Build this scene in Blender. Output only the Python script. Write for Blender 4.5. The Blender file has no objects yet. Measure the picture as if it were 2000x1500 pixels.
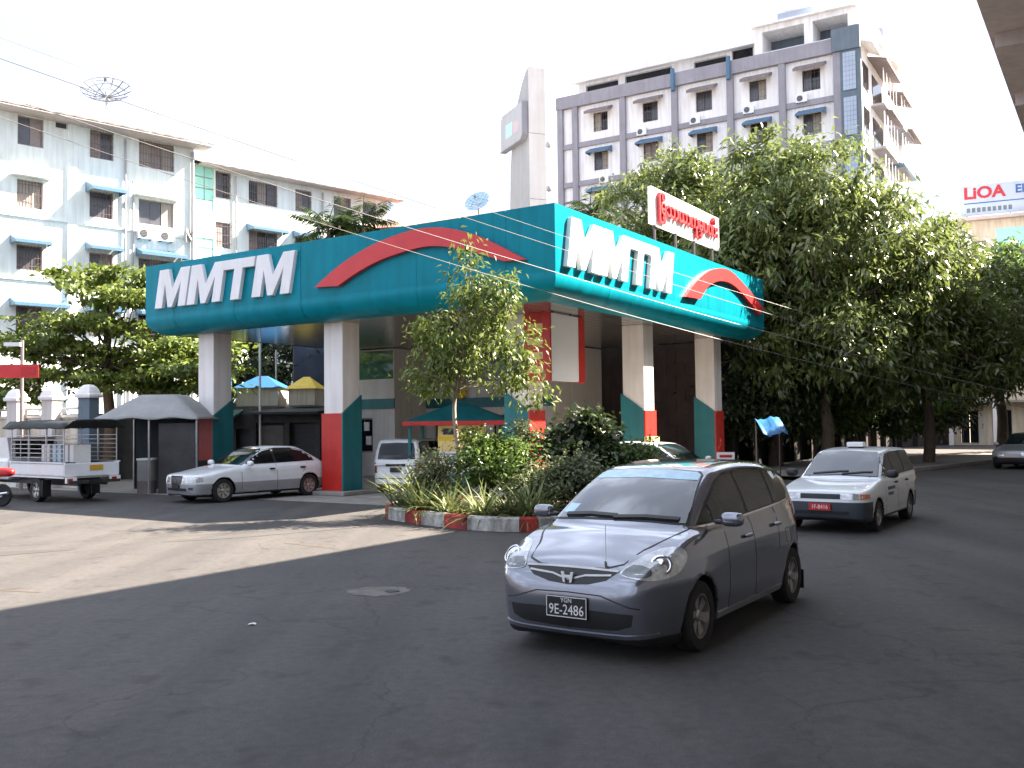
import bpy, bmesh, math, random
import numpy as np
from mathutils import Vector, Matrix
from mathutils.bvhtree import BVHTree
random.seed(7); RNG = np.random.default_rng(7)
sc = bpy.context.scene
col = sc.collection

# ------------------------------------------------------------------ camera, sky, sun, exposure
PITCH, ROLL, EYE = .0411, -.0124, 1.98
cp, sp = math.cos(PITCH), math.sin(PITCH)
fw = Vector((0, cp, sp)); u0 = Vector((0, -sp, cp)); r0 = Vector((1, 0, 0))
rt = r0 * math.cos(ROLL) + u0 * math.sin(ROLL); upv = u0 * math.cos(ROLL) - r0 * math.sin(ROLL)
cam = bpy.data.cameras.new('camera'); cam.lens = 33.43; cam.sensor_width = 36; cam.clip_end = 3000; cam.clip_start = .05
co = bpy.data.objects.new('camera', cam); col.objects.link(co)
co.matrix_world = Matrix(((rt.x, upv.x, -fw.x, 0), (rt.y, upv.y, -fw.y, 0), (rt.z, upv.z, -fw.z, EYE), (0, 0, 0, 1)))
sc.camera = co
SUN = Vector((1.06, .353, 1.0)).normalized()
w = bpy.data.worlds.new('World'); sc.world = w; w.use_nodes = True
nt = w.node_tree; bg = nt.nodes['Background']
sky = nt.nodes.new('ShaderNodeTexSky'); sky.sky_type = 'NISHITA'; sky.sun_disc = False
sky.sun_elevation = math.asin(SUN.z); sky.sun_rotation = math.atan2(SUN.x, SUN.y)
sky.air_density = 1.0; sky.dust_density = 6.0; sky.ozone_density = 1.0
# thin bright cloud spread evenly over the whole sky, blue gaps between
tc = nt.nodes.new('ShaderNodeTexCoord'); sx = nt.nodes.new('ShaderNodeSeparateXYZ'); nt.links.new(tc.outputs['Generated'], sx.inputs[0])
zz = nt.nodes.new('ShaderNodeMath'); zz.operation = 'ADD'; zz.use_clamp = False; zz.inputs[1].default_value = .18; nt.links.new(sx.outputs[2], zz.inputs[0])
zm = nt.nodes.new('ShaderNodeMath'); zm.operation = 'MAXIMUM'; zm.inputs[1].default_value = .05; nt.links.new(zz.outputs[0], zm.inputs[0])
vd = nt.nodes.new('ShaderNodeVectorMath'); vd.operation = 'DIVIDE'; cz = nt.nodes.new('ShaderNodeCombineXYZ')
for i_ in range(3): nt.links.new(zm.outputs[0], cz.inputs[i_])
nt.links.new(tc.outputs['Generated'], vd.inputs[0]); nt.links.new(cz.outputs[0], vd.inputs[1])
cn = nt.nodes.new('ShaderNodeTexNoise'); cn.inputs['Scale'].default_value = 2.3; cn.inputs['Detail'].default_value = 7; cn.inputs['Roughness'].default_value = .55; nt.links.new(vd.outputs[0], cn.inputs['Vector'])
cr_ = nt.nodes.new('ShaderNodeValToRGB'); cr_.color_ramp.elements[0].position = .33; cr_.color_ramp.elements[1].position = .50; nt.links.new(cn.outputs[0], cr_.inputs[0]); cr_.color_ramp.elements[0].color = (.62, .62, .62, 1)
cc_ = nt.nodes.new('ShaderNodeValToRGB'); e_ = cc_.color_ramp.elements; e_[0].position = .50; e_[0].color = (3.35, 3.7, 4.6, 1); e_[1].position = .66; e_[1].color = (6.6, 7.3, 8.8, 1); nt.links.new(cn.outputs[0], cc_.inputs[0])
cm_ = nt.nodes.new('ShaderNodeMix'); cm_.data_type = 'RGBA'; nt.links.new(cc_.outputs[0], cm_.inputs[7]); nt.links.new(cr_.outputs[0], cm_.inputs[0]); nt.links.new(sky.outputs[0], cm_.inputs[6])
nt.links.new(cm_.outputs[2], bg.inputs[0]); bg.inputs[1].default_value = .053
sl = bpy.data.lights.new('sun', 'SUN'); sl.energy = 5.0; sl.angle = math.radians(.53); sl.color = (1, .87, .72)
so = bpy.data.objects.new('sun', sl); col.objects.link(so); so.rotation_euler = SUN.to_track_quat('Z', 'Y').to_euler()
so.location = (20, 0, 40)
vs = sc.view_settings; vs.view_transform = 'Standard'; vs.look = 'None'; vs.gamma = 1; vs.use_curve_mapping = False
vs.exposure = 2.82
sc.cycles.max_bounces = 8; sc.cycles.transparent_max_bounces = 12; sc.cycles.caustics_reflective = False; sc.cycles.caustics_refractive = False

# ------------------------------------------------------------------ materials
MATS = {}
def mat(name, c=(.5, .5, .5), rough=.6, metal=0., var=.12, scale=3., bump=0., bscale=60., coat=0., trans=0., streak=0., emit=None, spec=.5, c2=None, stretch=None, leaf=False):
    if name in MATS: return MATS[name]
    m = bpy.data.materials.new(name); m.use_nodes = True; n = m.node_tree.nodes; l = m.node_tree.links
    b = n['Principled BSDF']; b.inputs['Roughness'].default_value = rough; b.inputs['Metallic'].default_value = metal
    b.inputs['Specular IOR Level'].default_value = spec
    if coat: b.inputs['Coat Weight'].default_value = coat; b.inputs['Coat Roughness'].default_value = .04
    tc = n.new('ShaderNodeTexCoord')
    nz = n.new('ShaderNodeTexNoise'); nz.inputs['Scale'].default_value = scale; nz.inputs['Detail'].default_value = 6; nz.inputs['Roughness'].default_value = .6
    src = tc.outputs['Object']
    if stretch:
        mp = n.new('ShaderNodeMapping'); mp.inputs['Scale'].default_value = stretch; l.new(src, mp.inputs[0]); src = mp.outputs[0]
    l.new(src, nz.inputs['Vector'])
    rp = n.new('ShaderNodeValToRGB'); e = rp.color_ramp.elements
    lo = c2 if c2 else tuple(max(0, x * (1 - var)) for x in c); hi = c if c2 else tuple(min(1, x * (1 + var)) for x in c)
    e[0].position = .3; e[0].color = (*lo, 1); e[1].position = .7; e[1].color = (*hi, 1)
    l.new(nz.outputs[0], rp.inputs[0]); out = rp.outputs[0]
    if leaf:
        at = n.new('ShaderNodeAttribute'); at.attribute_name = 'rnd'
        r2 = n.new('ShaderNodeValToRGB'); e = r2.color_ramp.elements
        e[0].position = 0; e[0].color = (*lo, 1); e[1].position = 1; e[1].color = (*hi, 1)
        l.new(at.outputs['Fac'], r2.inputs[0])
        mx = n.new('ShaderNodeMix'); mx.data_type = 'RGBA'; mx.inputs[0].default_value = .5
        l.new(out, mx.inputs[6]); l.new(r2.outputs[0], mx.inputs[7]); out = mx.outputs[2]
    if streak:
        mp = n.new('ShaderNodeMapping'); mp.inputs['Scale'].default_value = (2.2, 2.2, .22); l.new(tc.outputs['Object'], mp.inputs[0])
        n2 = n.new('ShaderNodeTexNoise'); n2.inputs['Scale'].default_value = 2.; n2.inputs['Detail'].default_value = 8; l.new(mp.outputs[0], n2.inputs['Vector'])
        r3 = n.new('ShaderNodeValToRGB'); e = r3.color_ramp.elements; e[0].position = .35; g = 1 - streak; e[0].color = (g, g * .98, g * .94, 1); e[1].position = .6; e[1].color = (1, 1, 1, 1)
        l.new(n2.outputs[0], r3.inputs[0]); mx = n.new('ShaderNodeMix'); mx.data_type = 'RGBA'; mx.blend_type = 'MULTIPLY'; mx.inputs[0].default_value = 1
        l.new(out, mx.inputs[6]); l.new(r3.outputs[0], mx.inputs[7]); out = mx.outputs[2]
    l.new(out, b.inputs['Base Color'])
    if bump:
        nb = n.new('ShaderNodeTexNoise'); nb.inputs['Scale'].default_value = bscale; nb.inputs['Detail'].default_value = 4; l.new(src, nb.inputs['Vector'])
        bp = n.new('ShaderNodeBump'); bp.inputs['Strength'].default_value = bump; bp.inputs['Distance'].default_value = .02
        l.new(nb.outputs[0], bp.inputs['Height']); l.new(bp.outputs[0], b.inputs['Normal'])
    if emit: b.inputs['Emission Color'].default_value = (*emit[0], 1); b.inputs['Emission Strength'].default_value = emit[1]
    if trans:
        t = n.new('ShaderNodeBsdfTranslucent'); l.new(out, t.inputs[0]); ms = n.new('ShaderNodeMixShader'); ms.inputs[0].default_value = trans
        l.new(b.outputs[0], ms.inputs[1]); l.new(t.outputs[0], ms.inputs[2]); l.new(ms.outputs[0], n['Material Output'].inputs[0])
    MATS[name] = m; return m
M = dict(
 asphalt=mat('asphalt', (.058, .054, .051), .8, var=.2, scale=.5, bump=.35, bscale=170, c2=(.043, .041, .040)),
 asphalt2=mat('asphalt patch', (.050, .047, .045), .9, var=.2, scale=1.2, bump=.3, bscale=120),
 asphalt3=mat('pale sun spot asphalt', (.125, .118, .105), .9, var=.35, scale=4, bump=.3, bscale=90),  # pale tone of a sun spot put into the colour
 concrete=mat('concrete', (.26, .245, .225), .9, var=.2, scale=2, bump=.25, bscale=60),
 paving=mat('paving', (.16, .15, .14), .9, var=.25, scale=2, bump=.3, bscale=50),
 soil=mat('soil', (.07, .05, .035), .95, var=.4, scale=8, bump=.6, bscale=40),
 teal=mat('teal fascia', (.0015, .225, .30), .34, var=.09, scale=1.2, spec=.12, streak=.13, bump=.25, bscale=1.6),
 tealflat=mat('teal paint', (.008, .15, .17), .5, var=.12, scale=2, streak=.2),
 red=mat('red paint', (.50, .02, .012), .45, var=.15, scale=3, streak=.15),
 arch=mat('arch red', (.60, .028, .032), .4, var=.1, scale=2),
 letter=mat('letter white', (.80, .80, .82), .4, var=.04, scale=2, streak=.06),
 white=mat('white render', (.62, .60, .58), .75, var=.05, scale=1.5, streak=.12),
 pylon=mat('pylon white', (.36, .355, .37), .6, var=.05, scale=1.5, streak=.1),
 pylon2=mat('pylon panel', (.42, .415, .44), .6, var=.05, scale=1.5, streak=.08),
 colwhite=mat('column white', (.80, .77, .75), .6, var=.05, scale=1.5, streak=.12),
 mint=mat('mint wall', (.80, .87, .86), .8, var=.05, scale=.8, streak=.14),
 greyband=mat('grey band', (.30, .29, .33), .8, var=.1, scale=1, streak=.1),
 bluegrey=mat('blue grey', (.13, .17, .21), .7, var=.1, scale=1, streak=.1),
 tallwhite=mat('tall wall', (.86, .85, .86), .8, var=.05, scale=.6, streak=.15),
 cream=mat('cream wall', (.62, .56, .47), .8, var=.1, scale=.7, streak=.2),
 soffit=mat('soffit metal', (.30, .285, .275), .16, .7, var=.12, scale=2, stretch=(.3, 6, 1)),
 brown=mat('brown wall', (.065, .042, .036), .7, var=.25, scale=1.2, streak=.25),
 shadewall=mat('shaded brown wall', (.032, .024, .022), .8, var=.4, scale=1.2, streak=.3),  # deep shade under the trees put into a darker brown
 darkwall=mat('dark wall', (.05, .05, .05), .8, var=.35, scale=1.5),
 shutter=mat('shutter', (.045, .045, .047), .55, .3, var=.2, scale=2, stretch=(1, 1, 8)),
 roofmetal=mat('roof metal', (.62, .62, .60), .5, .1, var=.1, scale=1.2, stretch=(4, .5, 1)),
 redroof=mat('red roof', (.33, .20, .16), .8, var=.2, scale=1.5),
 glasspale=mat('pale window glass', (.075, .08, .095), .2, var=.3, scale=.8, spec=.6),  # paler and rougher than the plain window glass
 glass=mat('window glass', (.012, .015, .018), .05, var=.3, scale=.8, spec=.6),
 carglass=mat('car glass', (.006, .008, .009), .02, var=.1, scale=1, spec=.4),
 carglass2=mat('car windscreen', (.012, .018, .02), .012, var=.4, scale=2, spec=.8, coat=1.),
 greenglass=mat('green glass', (.03, .10, .08), .06, var=.5, scale=.7, spec=.7),
 tealglass=mat('teal glass block', (.32, .68, .60), .3, var=.12, scale=2),
 frame=mat('window frame', (.30, .25, .24), .6, var=.15, scale=4),
 grille=mat('iron grille', (.16, .11, .11), .6, .2, var=.2, scale=6),
 bluemetal=mat('blue metal', (.07, .16, .26), .45, var=.15, scale=3, stretch=(8, 1, 1)),
 browncan=mat('brown shade', (.20, .165, .165), .7, var=.2, scale=3),
 pipe=mat('pipe', (.36, .36, .37), .5, var=.1, scale=3),
 steel=mat('steel', (.45, .45, .46), .35, .8, var=.15, scale=4),
 darksteel=mat('dark steel', (.05, .05, .055), .5, .4, var=.2, scale=5),
 black=mat('black plastic', (.012, .012, .013), .5, var=.2, scale=8),
 rubber=mat('rubber', (.018, .018, .019), .85, var=.3, scale=12, bump=.2, bscale=80),
 chrome=mat('chrome', (.75, .76, .78), .12, 1., var=.05, scale=6),
 alloy=mat('alloy', (.42, .41, .39), .38, .75, var=.15, scale=8),
 paintgrey=mat('lilac grey metallic', (.22, .23, .265), .15, .75, var=.05, scale=3, coat=1.),
 paintwhite=mat('white car paint', (.70, .73, .75), .35, var=.06, scale=3, coat=.8),
 paintsilver=mat('lower silver', (.30, .31, .33), .4, .4, var=.08, scale=3, coat=.6),
 bumper=mat('grey bumper', (.035, .042, .055), .6, var=.15, scale=5),
 lamp=mat('lamp lens', (.46, .47, .47), .08, .45, var=.35, scale=14, coat=1.),
 lampdark=mat('lamp inner', (.12, .13, .13), .12, .5, var=.3, scale=12, coat=1.),
 amber=mat('amber lens', (.55, .14, .03), .15, var=.2, scale=10, coat=1.),
 redlens=mat('red lens', (.35, .012, .01), .15, var=.2, scale=10, coat=1.),
 plateblack=mat('plate black', (.012, .012, .012), .4, var=.2, scale=6),
 platered=mat('plate red', (.50, .015, .015), .4, var=.1, scale=6),
 plateyellow=mat('plate yellow', (.55, .33, .03), .4, var=.1, scale=6),
 print=mat('white print', (.78, .78, .76), .5, var=.05, scale=6),
 redprint=mat('red print', (.42, .02, .03), .5, var=.1, scale=6),
 blueprint=mat('blue print', (.03, .10, .30), .5, var=.1, scale=6),
 paleblue=mat('pale blue', (.42, .62, .75), .3, var=.2, scale=10),
 signwhite=mat('sign white', (.82, .82, .83), .4, var=.03, scale=1),
 skysign=mat('sky sign', (.38, .45, .56), .5, var=.12, scale=.5),
 yellow=mat('yellow paint', (.70, .48, .02), .5, var=.12, scale=3),
 paleyellow=mat('pale yellow', (.75, .58, .22), .5, var=.12, scale=3),
 blueroof=mat('blue roof', (.02, .12, .30), .4, var=.12, scale=3),
 tarp=mat('grey tarp', (.30, .30, .29), .8, var=.15, scale=2, bump=.3, bscale=6),
 darktarp=mat('dark tarp', (.022, .030, .032), .8, var=.3, scale=2, bump=.3, bscale=5),
 navytarp=mat('navy tarp', (.02, .028, .05), .8, var=.3, scale=2, bump=.3, bscale=5),
 bark=mat('bark', (.10, .075, .055), .9, var=.4, scale=6, bump=.6, bscale=25, stretch=(3, 3, .7)),
 barkpale=mat('pale bark', (.30, .25, .20), .9, var=.3, scale=6, bump=.4, bscale=25, stretch=(3, 3, .7)),
 leafA=mat('leaf olive', (.245, .30, .085), .28, c2=(.048, .080, .025), scale=.7, trans=.4, spec=.75, leaf=True),
 leafB=mat('leaf bright', (.24, .30, .06), .45, c2=(.045, .085, .015), scale=.9, trans=.32, leaf=True),
 leafC=mat('leaf dark', (.075, .105, .035), .35, c2=(.016, .030, .012), scale=.8, trans=.2, leaf=True),
 leafD=mat('leaf mid', (.18, .27, .055), .34, c2=(.04, .08, .018), scale=.8, trans=.42, leaf=True),
 blade=mat('variegated blade', (.27, .29, .11), .5, c2=(.05, .09, .025), scale=6, trans=.25, leaf=True),
 palm=mat('palm leaf', (.07, .11, .025), .45, c2=(.02, .04, .012), scale=1.5, trans=.2, leaf=True),
 wire=mat('wire', (.10, .09, .09), .6, var=.1, scale=3),
 wirepale=mat('pale wire', (.17, .16, .155), .5, var=.1, scale=3),
 paper=mat('paper', (.75, .75, .75), .8, var=.05, scale=9),
 eavesbrown=mat('eave brown', (.45, .39, .385), .85, var=.1, scale=1, streak=.1),
 leafG=mat('leaf grey green', (.23, .26, .13), .5, c2=(.05, .075, .03), scale=2, trans=.25, leaf=True),
 curtain=mat('drawn curtain', (.36, .33, .29), .8, var=.25, scale=9, stretch=(6, 6, .5)),
 pinkprint=mat('pale pink', (.55, .40, .42), .5, var=.1, scale=4),
 kred=mat('kerb red', (.36, .035, .028), .7, var=.4, scale=7, streak=.5, bump=.2, bscale=30),
 kwhite=mat('kerb white', (.46, .45, .42), .75, var=.35, scale=7, streak=.5, bump=.2, bscale=30),
 skin=mat('skin', (.25, .13, .08), .6, var=.1, scale=6),
)

def asphalt_nodes(m, hi, lo):
    n = m.node_tree.nodes; l = m.node_tree.links; b = n['Principled BSDF']; tc = n.new('ShaderNodeTexCoord')
    def noise(scale, stretch=(1, 1, 1), rot=0., detail=6):
        mp = n.new('ShaderNodeMapping'); mp.inputs['Scale'].default_value = stretch; mp.inputs['Rotation'].default_value = (0, 0, rot); l.new(tc.outputs['Object'], mp.inputs[0])
        q = n.new('ShaderNodeTexNoise'); q.inputs['Scale'].default_value = scale; q.inputs['Detail'].default_value = detail; l.new(mp.outputs[0], q.inputs['Vector']); return q.outputs[0]
    def ramp(src, a, b_, ca, cb):
        r = n.new('ShaderNodeValToRGB'); e = r.color_ramp.elements; e[0].position = a; e[1].position = b_; e[0].color = (*ca, 1); e[1].color = (*cb, 1); l.new(src, r.inputs[0]); return r.outputs[0]
    def mul(x, y):
        q = n.new('ShaderNodeMix'); q.data_type = 'RGBA'; q.blend_type = 'MULTIPLY'; q.inputs[0].default_value = 1; l.new(x, q.inputs[6]); l.new(y, q.inputs[7]); return q.outputs[2]
    c = ramp(noise(.35), .3, .7, lo, hi)                                             # broad wear
    c = mul(c, ramp(noise(1.0, (1.1, .09, 1), .5716), .36, .62, (.74, .74, .75), (1.12, 1.11, 1.09)))   # tyre polished tracks along the street
    c = mul(c, ramp(noise(55, detail=3), .3, .7, (.74, .74, .75), (1.22, 1.21, 1.2)))    # aggregate
    c = mul(c, ramp(noise(11, detail=5), .34, .66, (.84, .84, .85), (1.15, 1.145, 1.14)))   # blotches
    c = mul(c, ramp(noise(220, detail=2), .35, .72, (.82, .82, .82), (1.3, 1.28, 1.25)))  # grit
    c = mul(c, ramp(noise(2.3, detail=8), .58, .70, (1, 1, 1), (.62, .61, .60)))    # oil drips
    l.new(c, b.inputs['Base Color'])
    v = n.new('ShaderNodeTexVoronoi'); v.feature = 'DISTANCE_TO_EDGE'; v.inputs['Scale'].default_value = .32
    dn = n.new('ShaderNodeTexNoise'); dn.inputs['Scale'].default_value = 1.1; dn.inputs['Detail'].default_value = 6; l.new(tc.outputs['Object'], dn.inputs['Vector']); dm = n.new('ShaderNodeVectorMath'); dm.operation = 'MULTIPLY_ADD'; dm.inputs[1].default_value = (1.6, 1.6, 0); l.new(dn.outputs['Color'], dm.inputs[0]); l.new(tc.outputs['Object'], dm.inputs[2]); l.new(dm.outputs[0], v.inputs['Vector'])
    cr = ramp(v.outputs['Distance'], .0, .005, (.55, .54, .53), (1, 1, 1)); ms = ramp(noise(.22), .5, .56, (1, 1, 1), (0, 0, 0))
    q = n.new('ShaderNodeMix'); q.data_type = 'RGBA'; q.inputs[6].default_value = (1, 1, 1, 1); l.new(ms, q.inputs[0]); l.new(cr, q.inputs[7]); c = mul(c, q.outputs[2]); l.new(c, b.inputs['Base Color'])
asphalt_nodes(M['asphalt'], (.068, .0635, .061), (.047, .0455, .046))

# ------------------------------------------------------------------ mesh helpers
class MB:
    def __init__(s): s.v = []; s.f = []; s.m = []
    def face(s, pts, m=0):
        b = len(s.v); s.v += [tuple(p) for p in pts]; s.f.append(tuple(range(b, b + len(pts)))); s.m.append(m)
    def box(s, x0, x1, y0, y1, z0, z1, m=0):
        b = len(s.v)
        s.v += [(x0, y0, z0), (x1, y0, z0), (x1, y1, z0), (x0, y1, z0), (x0, y0, z1), (x1, y0, z1), (x1, y1, z1), (x0, y1, z1)]
        for q in ((0, 3, 2, 1), (4, 5, 6, 7), (0, 1, 5, 4), (1, 2, 6, 5), (2, 3, 7, 6), (3, 0, 4, 7)): s.f.append(tuple(b + i for i in q)); s.m.append(m)
        return s
    def prism(s, pts, d, m=0):
        # pts: list of 3D outline points, d: extrusion vector
        n = len(pts); b = len(s.v); d = Vector(d); s.v += [tuple(p) for p in pts] + [tuple(Vector(p) + d) for p in pts]
        s.f.append(tuple(range(b + n - 1, b - 1, -1))); s.m.append(m); s.f.append(tuple(range(b + n, b + 2 * n))); s.m.append(m)
        for i in range(n):
            j = (i + 1) % n; s.f.append((b + i, b + j, b + n + j, b + n + i)); s.m.append(m)
        return s
    def tube(s, pts, r, n=6, m=0, caps=True):
        pts = [Vector(p) for p in pts]; rs = r if isinstance(r, (list, tuple)) else [r] * len(pts); b = len(s.v)
        for i, p in enumerate(pts):
            t = (pts[min(i + 1, len(pts) - 1)] - pts[max(i - 1, 0)]).normalized()
            a = t.cross(Vector((0, 0, 1)) if abs(t.z) < .9 else Vector((1, 0, 0))).normalized(); c = t.cross(a)
            for k in range(n):
                g = 2 * math.pi * k / n; s.v.append(tuple(p + (a * math.cos(g) + c * math.sin(g)) * rs[i]))
        for i in range(len(pts) - 1):
            for k in range(n):
                k2 = (k + 1) % n; s.f.append((b + i * n + k, b + i * n + k2, b + (i + 1) * n + k2, b + (i + 1) * n + k)); s.m.append(m)
        if caps:
            s.f.append(tuple(range(b + n - 1, b - 1, -1))); s.m.append(m); e = b + (len(pts) - 1) * n; s.f.append(tuple(range(e, e + n))); s.m.append(m)
        return s
    def lathe(s, prof, n=20, c=(0, 0, 0), axis='z', m=0, sq=1.):
        b = len(s.v); c = Vector(c)
        for r, h in prof:
            for k in range(n):
                g = 2 * math.pi * k / n; x, y = r * math.cos(g), r * math.sin(g)
                p = {'z': (x, y, h), 'y': (x, h, y), 'x': (h, x, y)}[axis]; s.v.append(tuple(c + Vector(p)))
        for i in range(len(prof) - 1):
            for k in range(n):
                k2 = (k + 1) % n; s.f.append((b + i * n + k, b + i * n + k2, b + (i + 1) * n + k2, b + (i + 1) * n + k)); s.m.append(m)
        s.f.append(tuple(range(b + n - 1, b - 1, -1))); s.m.append(m); e = b + (len(prof) - 1) * n; s.f.append(tuple(range(e, e + n))); s.m.append(m)
        return s
    def build(s, name, mats, parent=None, smooth=False, bevel=0., fix=True):
        me = bpy.data.meshes.new(name); me.from_pydata(s.v, [], s.f); mats = mats if isinstance(mats, (list, tuple)) else [mats]
        for q in mats: me.materials.append(M[q] if isinstance(q, str) else q)
        me.polygons.foreach_set('material_index', s.m)
        if fix or smooth:
            bm = bmesh.new(); bm.from_mesh(me)
            if smooth: bmesh.ops.remove_doubles(bm, verts=bm.verts, dist=1e-5)
            bmesh.ops.recalc_face_normals(bm, faces=bm.faces); bm.to_mesh(me); bm.free()
        return link(name, me, parent, smooth, bevel)
def link(name, me, parent=None, smooth=False, bevel=0.):
    if smooth:
        me.shade_smooth(); me.set_sharp_from_angle(angle=math.radians(40))
    o = bpy.data.objects.new(name, me); col.objects.link(o)
    if parent: o.parent = parent
    if bevel:
        b = o.modifiers.new('bevel', 'BEVEL'); b.width = bevel; b.segments = 2; b.limit_method = 'ANGLE'
    return o
def tag(o, label=None, cat=None, group=None, kind=None):
    if label: o['label'] = label
    if cat: o['category'] = cat
    if group: o['group'] = group
    if kind: o['kind'] = kind
    return o
def thing(name, label, cat, loc=(0, 0, 0), rz=0., group=None, scale=1.):
    o = bpy.data.objects.new(name, None); col.objects.link(o); o.location = loc; o.rotation_euler = (0, 0, rz); o.scale = (scale,) * 3
    o.empty_display_size = .3
    return tag(o, label, cat, group)
def dup(root, loc=None, rz=None, label=None, parent=None):
    c = root.copy(); col.objects.link(c)
    if parent: c.parent = parent
    if loc is not None: c.location = loc
    if rz is not None: c.rotation_euler = (0, 0, rz)
    if label: c['label'] = label
    for ch in list(root.children): dup(ch, parent=c)
    return c
def boxo(name, dims, mats, parent=None, bevel=0., smooth=False): return MB().box(*dims).build(name, mats, parent, smooth, bevel)
def text_mesh(txt, size, depth, name, m, parent=None, mtx=None, align='CENTER', sx=1., fit=None, bold=0.):
    cu = bpy.data.curves.new(name, 'FONT'); cu.body = txt; cu.size = size; cu.extrude = depth; cu.align_x = align; cu.align_y = 'CENTER'; cu.resolution_u = 3; cu.offset = bold
    t = bpy.data.objects.new(name, cu); col.objects.link(t); dg = bpy.context.evaluated_depsgraph_get()
    me = bpy.data.meshes.new_from_object(t.evaluated_get(dg)); bpy.data.objects.remove(t); bpy.data.curves.remove(cu)
    me.transform(Matrix.Diagonal((sx, 1, 1, 1)))
    if fit:
        a = np.array([v.co[:] for v in me.vertices]); lo_, hi_ = a.min(0), a.max(0); me.transform(Matrix.Diagonal((fit[0] / (hi_[0] - lo_[0]), fit[1] / (hi_[1] - lo_[1]), 1, 1)) @ Matrix.Translation((-(lo_[0] + hi_[0]) / 2, -(lo_[1] + hi_[1]) / 2, 0)))
    if mtx is not None: me.transform(mtx)
    me.materials.clear(); me.materials.append(M[m]); me.name = name
    return link(name, me, parent)
def catmull(pts, n=6, closed=True):
    P = np.array(pts, float); N = len(P); out = []
    rng = range(N) if closed else range(N - 1)
    for i in rng:
        if closed: a, b, c, d = P[i - 1], P[i], P[(i + 1) % N], P[(i + 2) % N]
        else: a, b, c, d = P[max(i - 1, 0)], P[i], P[i + 1], P[min(i + 2, N - 1)]
        for k in range(n):
            t = k / n; out.append(.5 * ((2 * b) + (c - a) * t + (2 * a - 5 * b + 4 * c - d) * t * t + (3 * b - a - 3 * c + d) * t ** 3))
    if not closed: out.append(P[-1])
    return np.array(out)

# street directions: U along the street to the right, NV pointing at the sunny side
TH = .5716; U = Vector((math.sin(TH), math.cos(TH), 0)); NV = Vector((math.cos(TH), -math.sin(TH), 0))
CC = Vector((1.051, 22.136, 0))           # canopy corner on the ground
def S(x, y, z=0): return CC + NV * x + U * y + Vector((0, 0, z))    # station frame -> world
SROT = -TH

# ------------------------------------------------------------------ ground, pavements
mb = MB(); mb.face([(-1500, -1500, -.03), (1500, -1500, -.03), (1500, 1500, -.03), (-1500, 1500, -.03)])
tag(mb.build('ground', 'paving'), kind='structure')
mb = MB(); mb.face([(-70, -40, 0), (90, -40, 0), (90, 120, 0), (-70, 120, 0)])
tag(mb.build('road', 'asphalt'), kind='structure')
mb = MB(); P = [S(-22, -1.2, .004), S(1.2, -1.2, .004), S(1.2, 16, .004), S(-22, 16, .004)]; mb.face(P)
tag(mb.build('forecourt', 'concrete'), kind='structure')
def sheet(name, m, cx, cy, rx, ry, z, n=18, rot=0., jit=.15):
    mb = MB(); pts = []
    for k in range(n):
        g = 2 * math.pi * k / n; r = 1 + random.uniform(-jit, jit); x, y = rx * math.cos(g) * r, ry * math.sin(g) * r
        pts.append((cx + x * math.cos(rot) - y * math.sin(rot), cy + x * math.sin(rot) + y * math.cos(rot), z))
    mb.face(pts); return tag(mb.build(name, m), kind='structure')
sheet('sun_spot_patch', 'asphalt3', -1.6, 11.4, .38, .33, .004, n=36, jit=.13)  # sun spot on the shaded road, painted as a pale patch
mb = MB(); mb.lathe([(.09, .005), (.09, .012), (.07, .013)], 14, (-1.45, 11.38, 0)); tag(mb.build('sun_spot_gap', 'darksteel'), 'small dark cover for the shaded gap in the painted sun spot', 'cover')  # dark disc for the shade inside the painted sun spot
for (x, y, rx, ry, ro) in ((-9.5, 14.5, 2.6, .35, .5), (-4.5, 17.6, 1.9, .25, .6), (-12.5, 18.0, 2.2, .5, .45), (8.5, 12., 3.2, .6, .9)):
    sheet('asphalt_patch', 'asphalt2', x, y, rx, ry, .004, rot=ro, jit=.06)
# thin cracks in the sunny forecourt
for (pts) in (((-6.6, 11.9), (-6.2, 11.75), (-5.75, 11.62)), ((-3.9, 16.2), (-3.3, 15.7), (-2.8, 15.3)), ((-7.2, 11.1), (-6.4, 10.6))):
    mb = MB(); q = [Vector((x, y, .003)) for x, y in pts]
    for a, b in zip(q, q[1:]):
        d = (b - a).normalized(); s_ = Vector((-d.y, d.x, 0)) * .018; mb.face([a - s_, b - s_, b + s_, a + s_])
    tag(mb.build('crack', 'soil'), kind='structure')
# pavement and kerb on the far (left) side of the street, bending right
kp = [S(3.0, 12), S(4.0, 17), S(4.7, 20), S(5.9, 26), S(7.4, 32), S(10.5, 42), S(15, 55), S(22, 72)]
mb = MB(); inner = [p - NV * 5.0 for p in kp]; Z = Vector((0, 0, .13))
for i in range(len(kp) - 1): mb.face([kp[i] + Z, kp[i + 1] + Z, inner[i + 1] + Z, inner[i] + Z])
pv = tag(mb.build('pavement', 'paving'), kind='structure')
k = 0
for i in range(len(kp) - 1):
    L = (kp[i + 1] - kp[i]).length; n = max(1, int(L / 1.0)); d = (kp[i + 1] - kp[i]) / n; t = d.normalized(); w_ = Vector((t.y, -t.x, 0)) * .16
    for j in range(n):
        a = kp[i] + d * j + t * .008; b = kp[i] + d * (j + 1) - t * .008
        MB().prism([a, b, b + w_, a + w_], (0, 0, .15)).build('kerbstone', 'concrete', pv, bevel=.015); k += 1

# ------------------------------------------------------------------ the block the camera stands under (right): overhanging roof slab
ob = thing('corner_block', 'dark brown overhanging roof slab of a building at the top right corner', 'building', (0, 0, 0), SROT)
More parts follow.
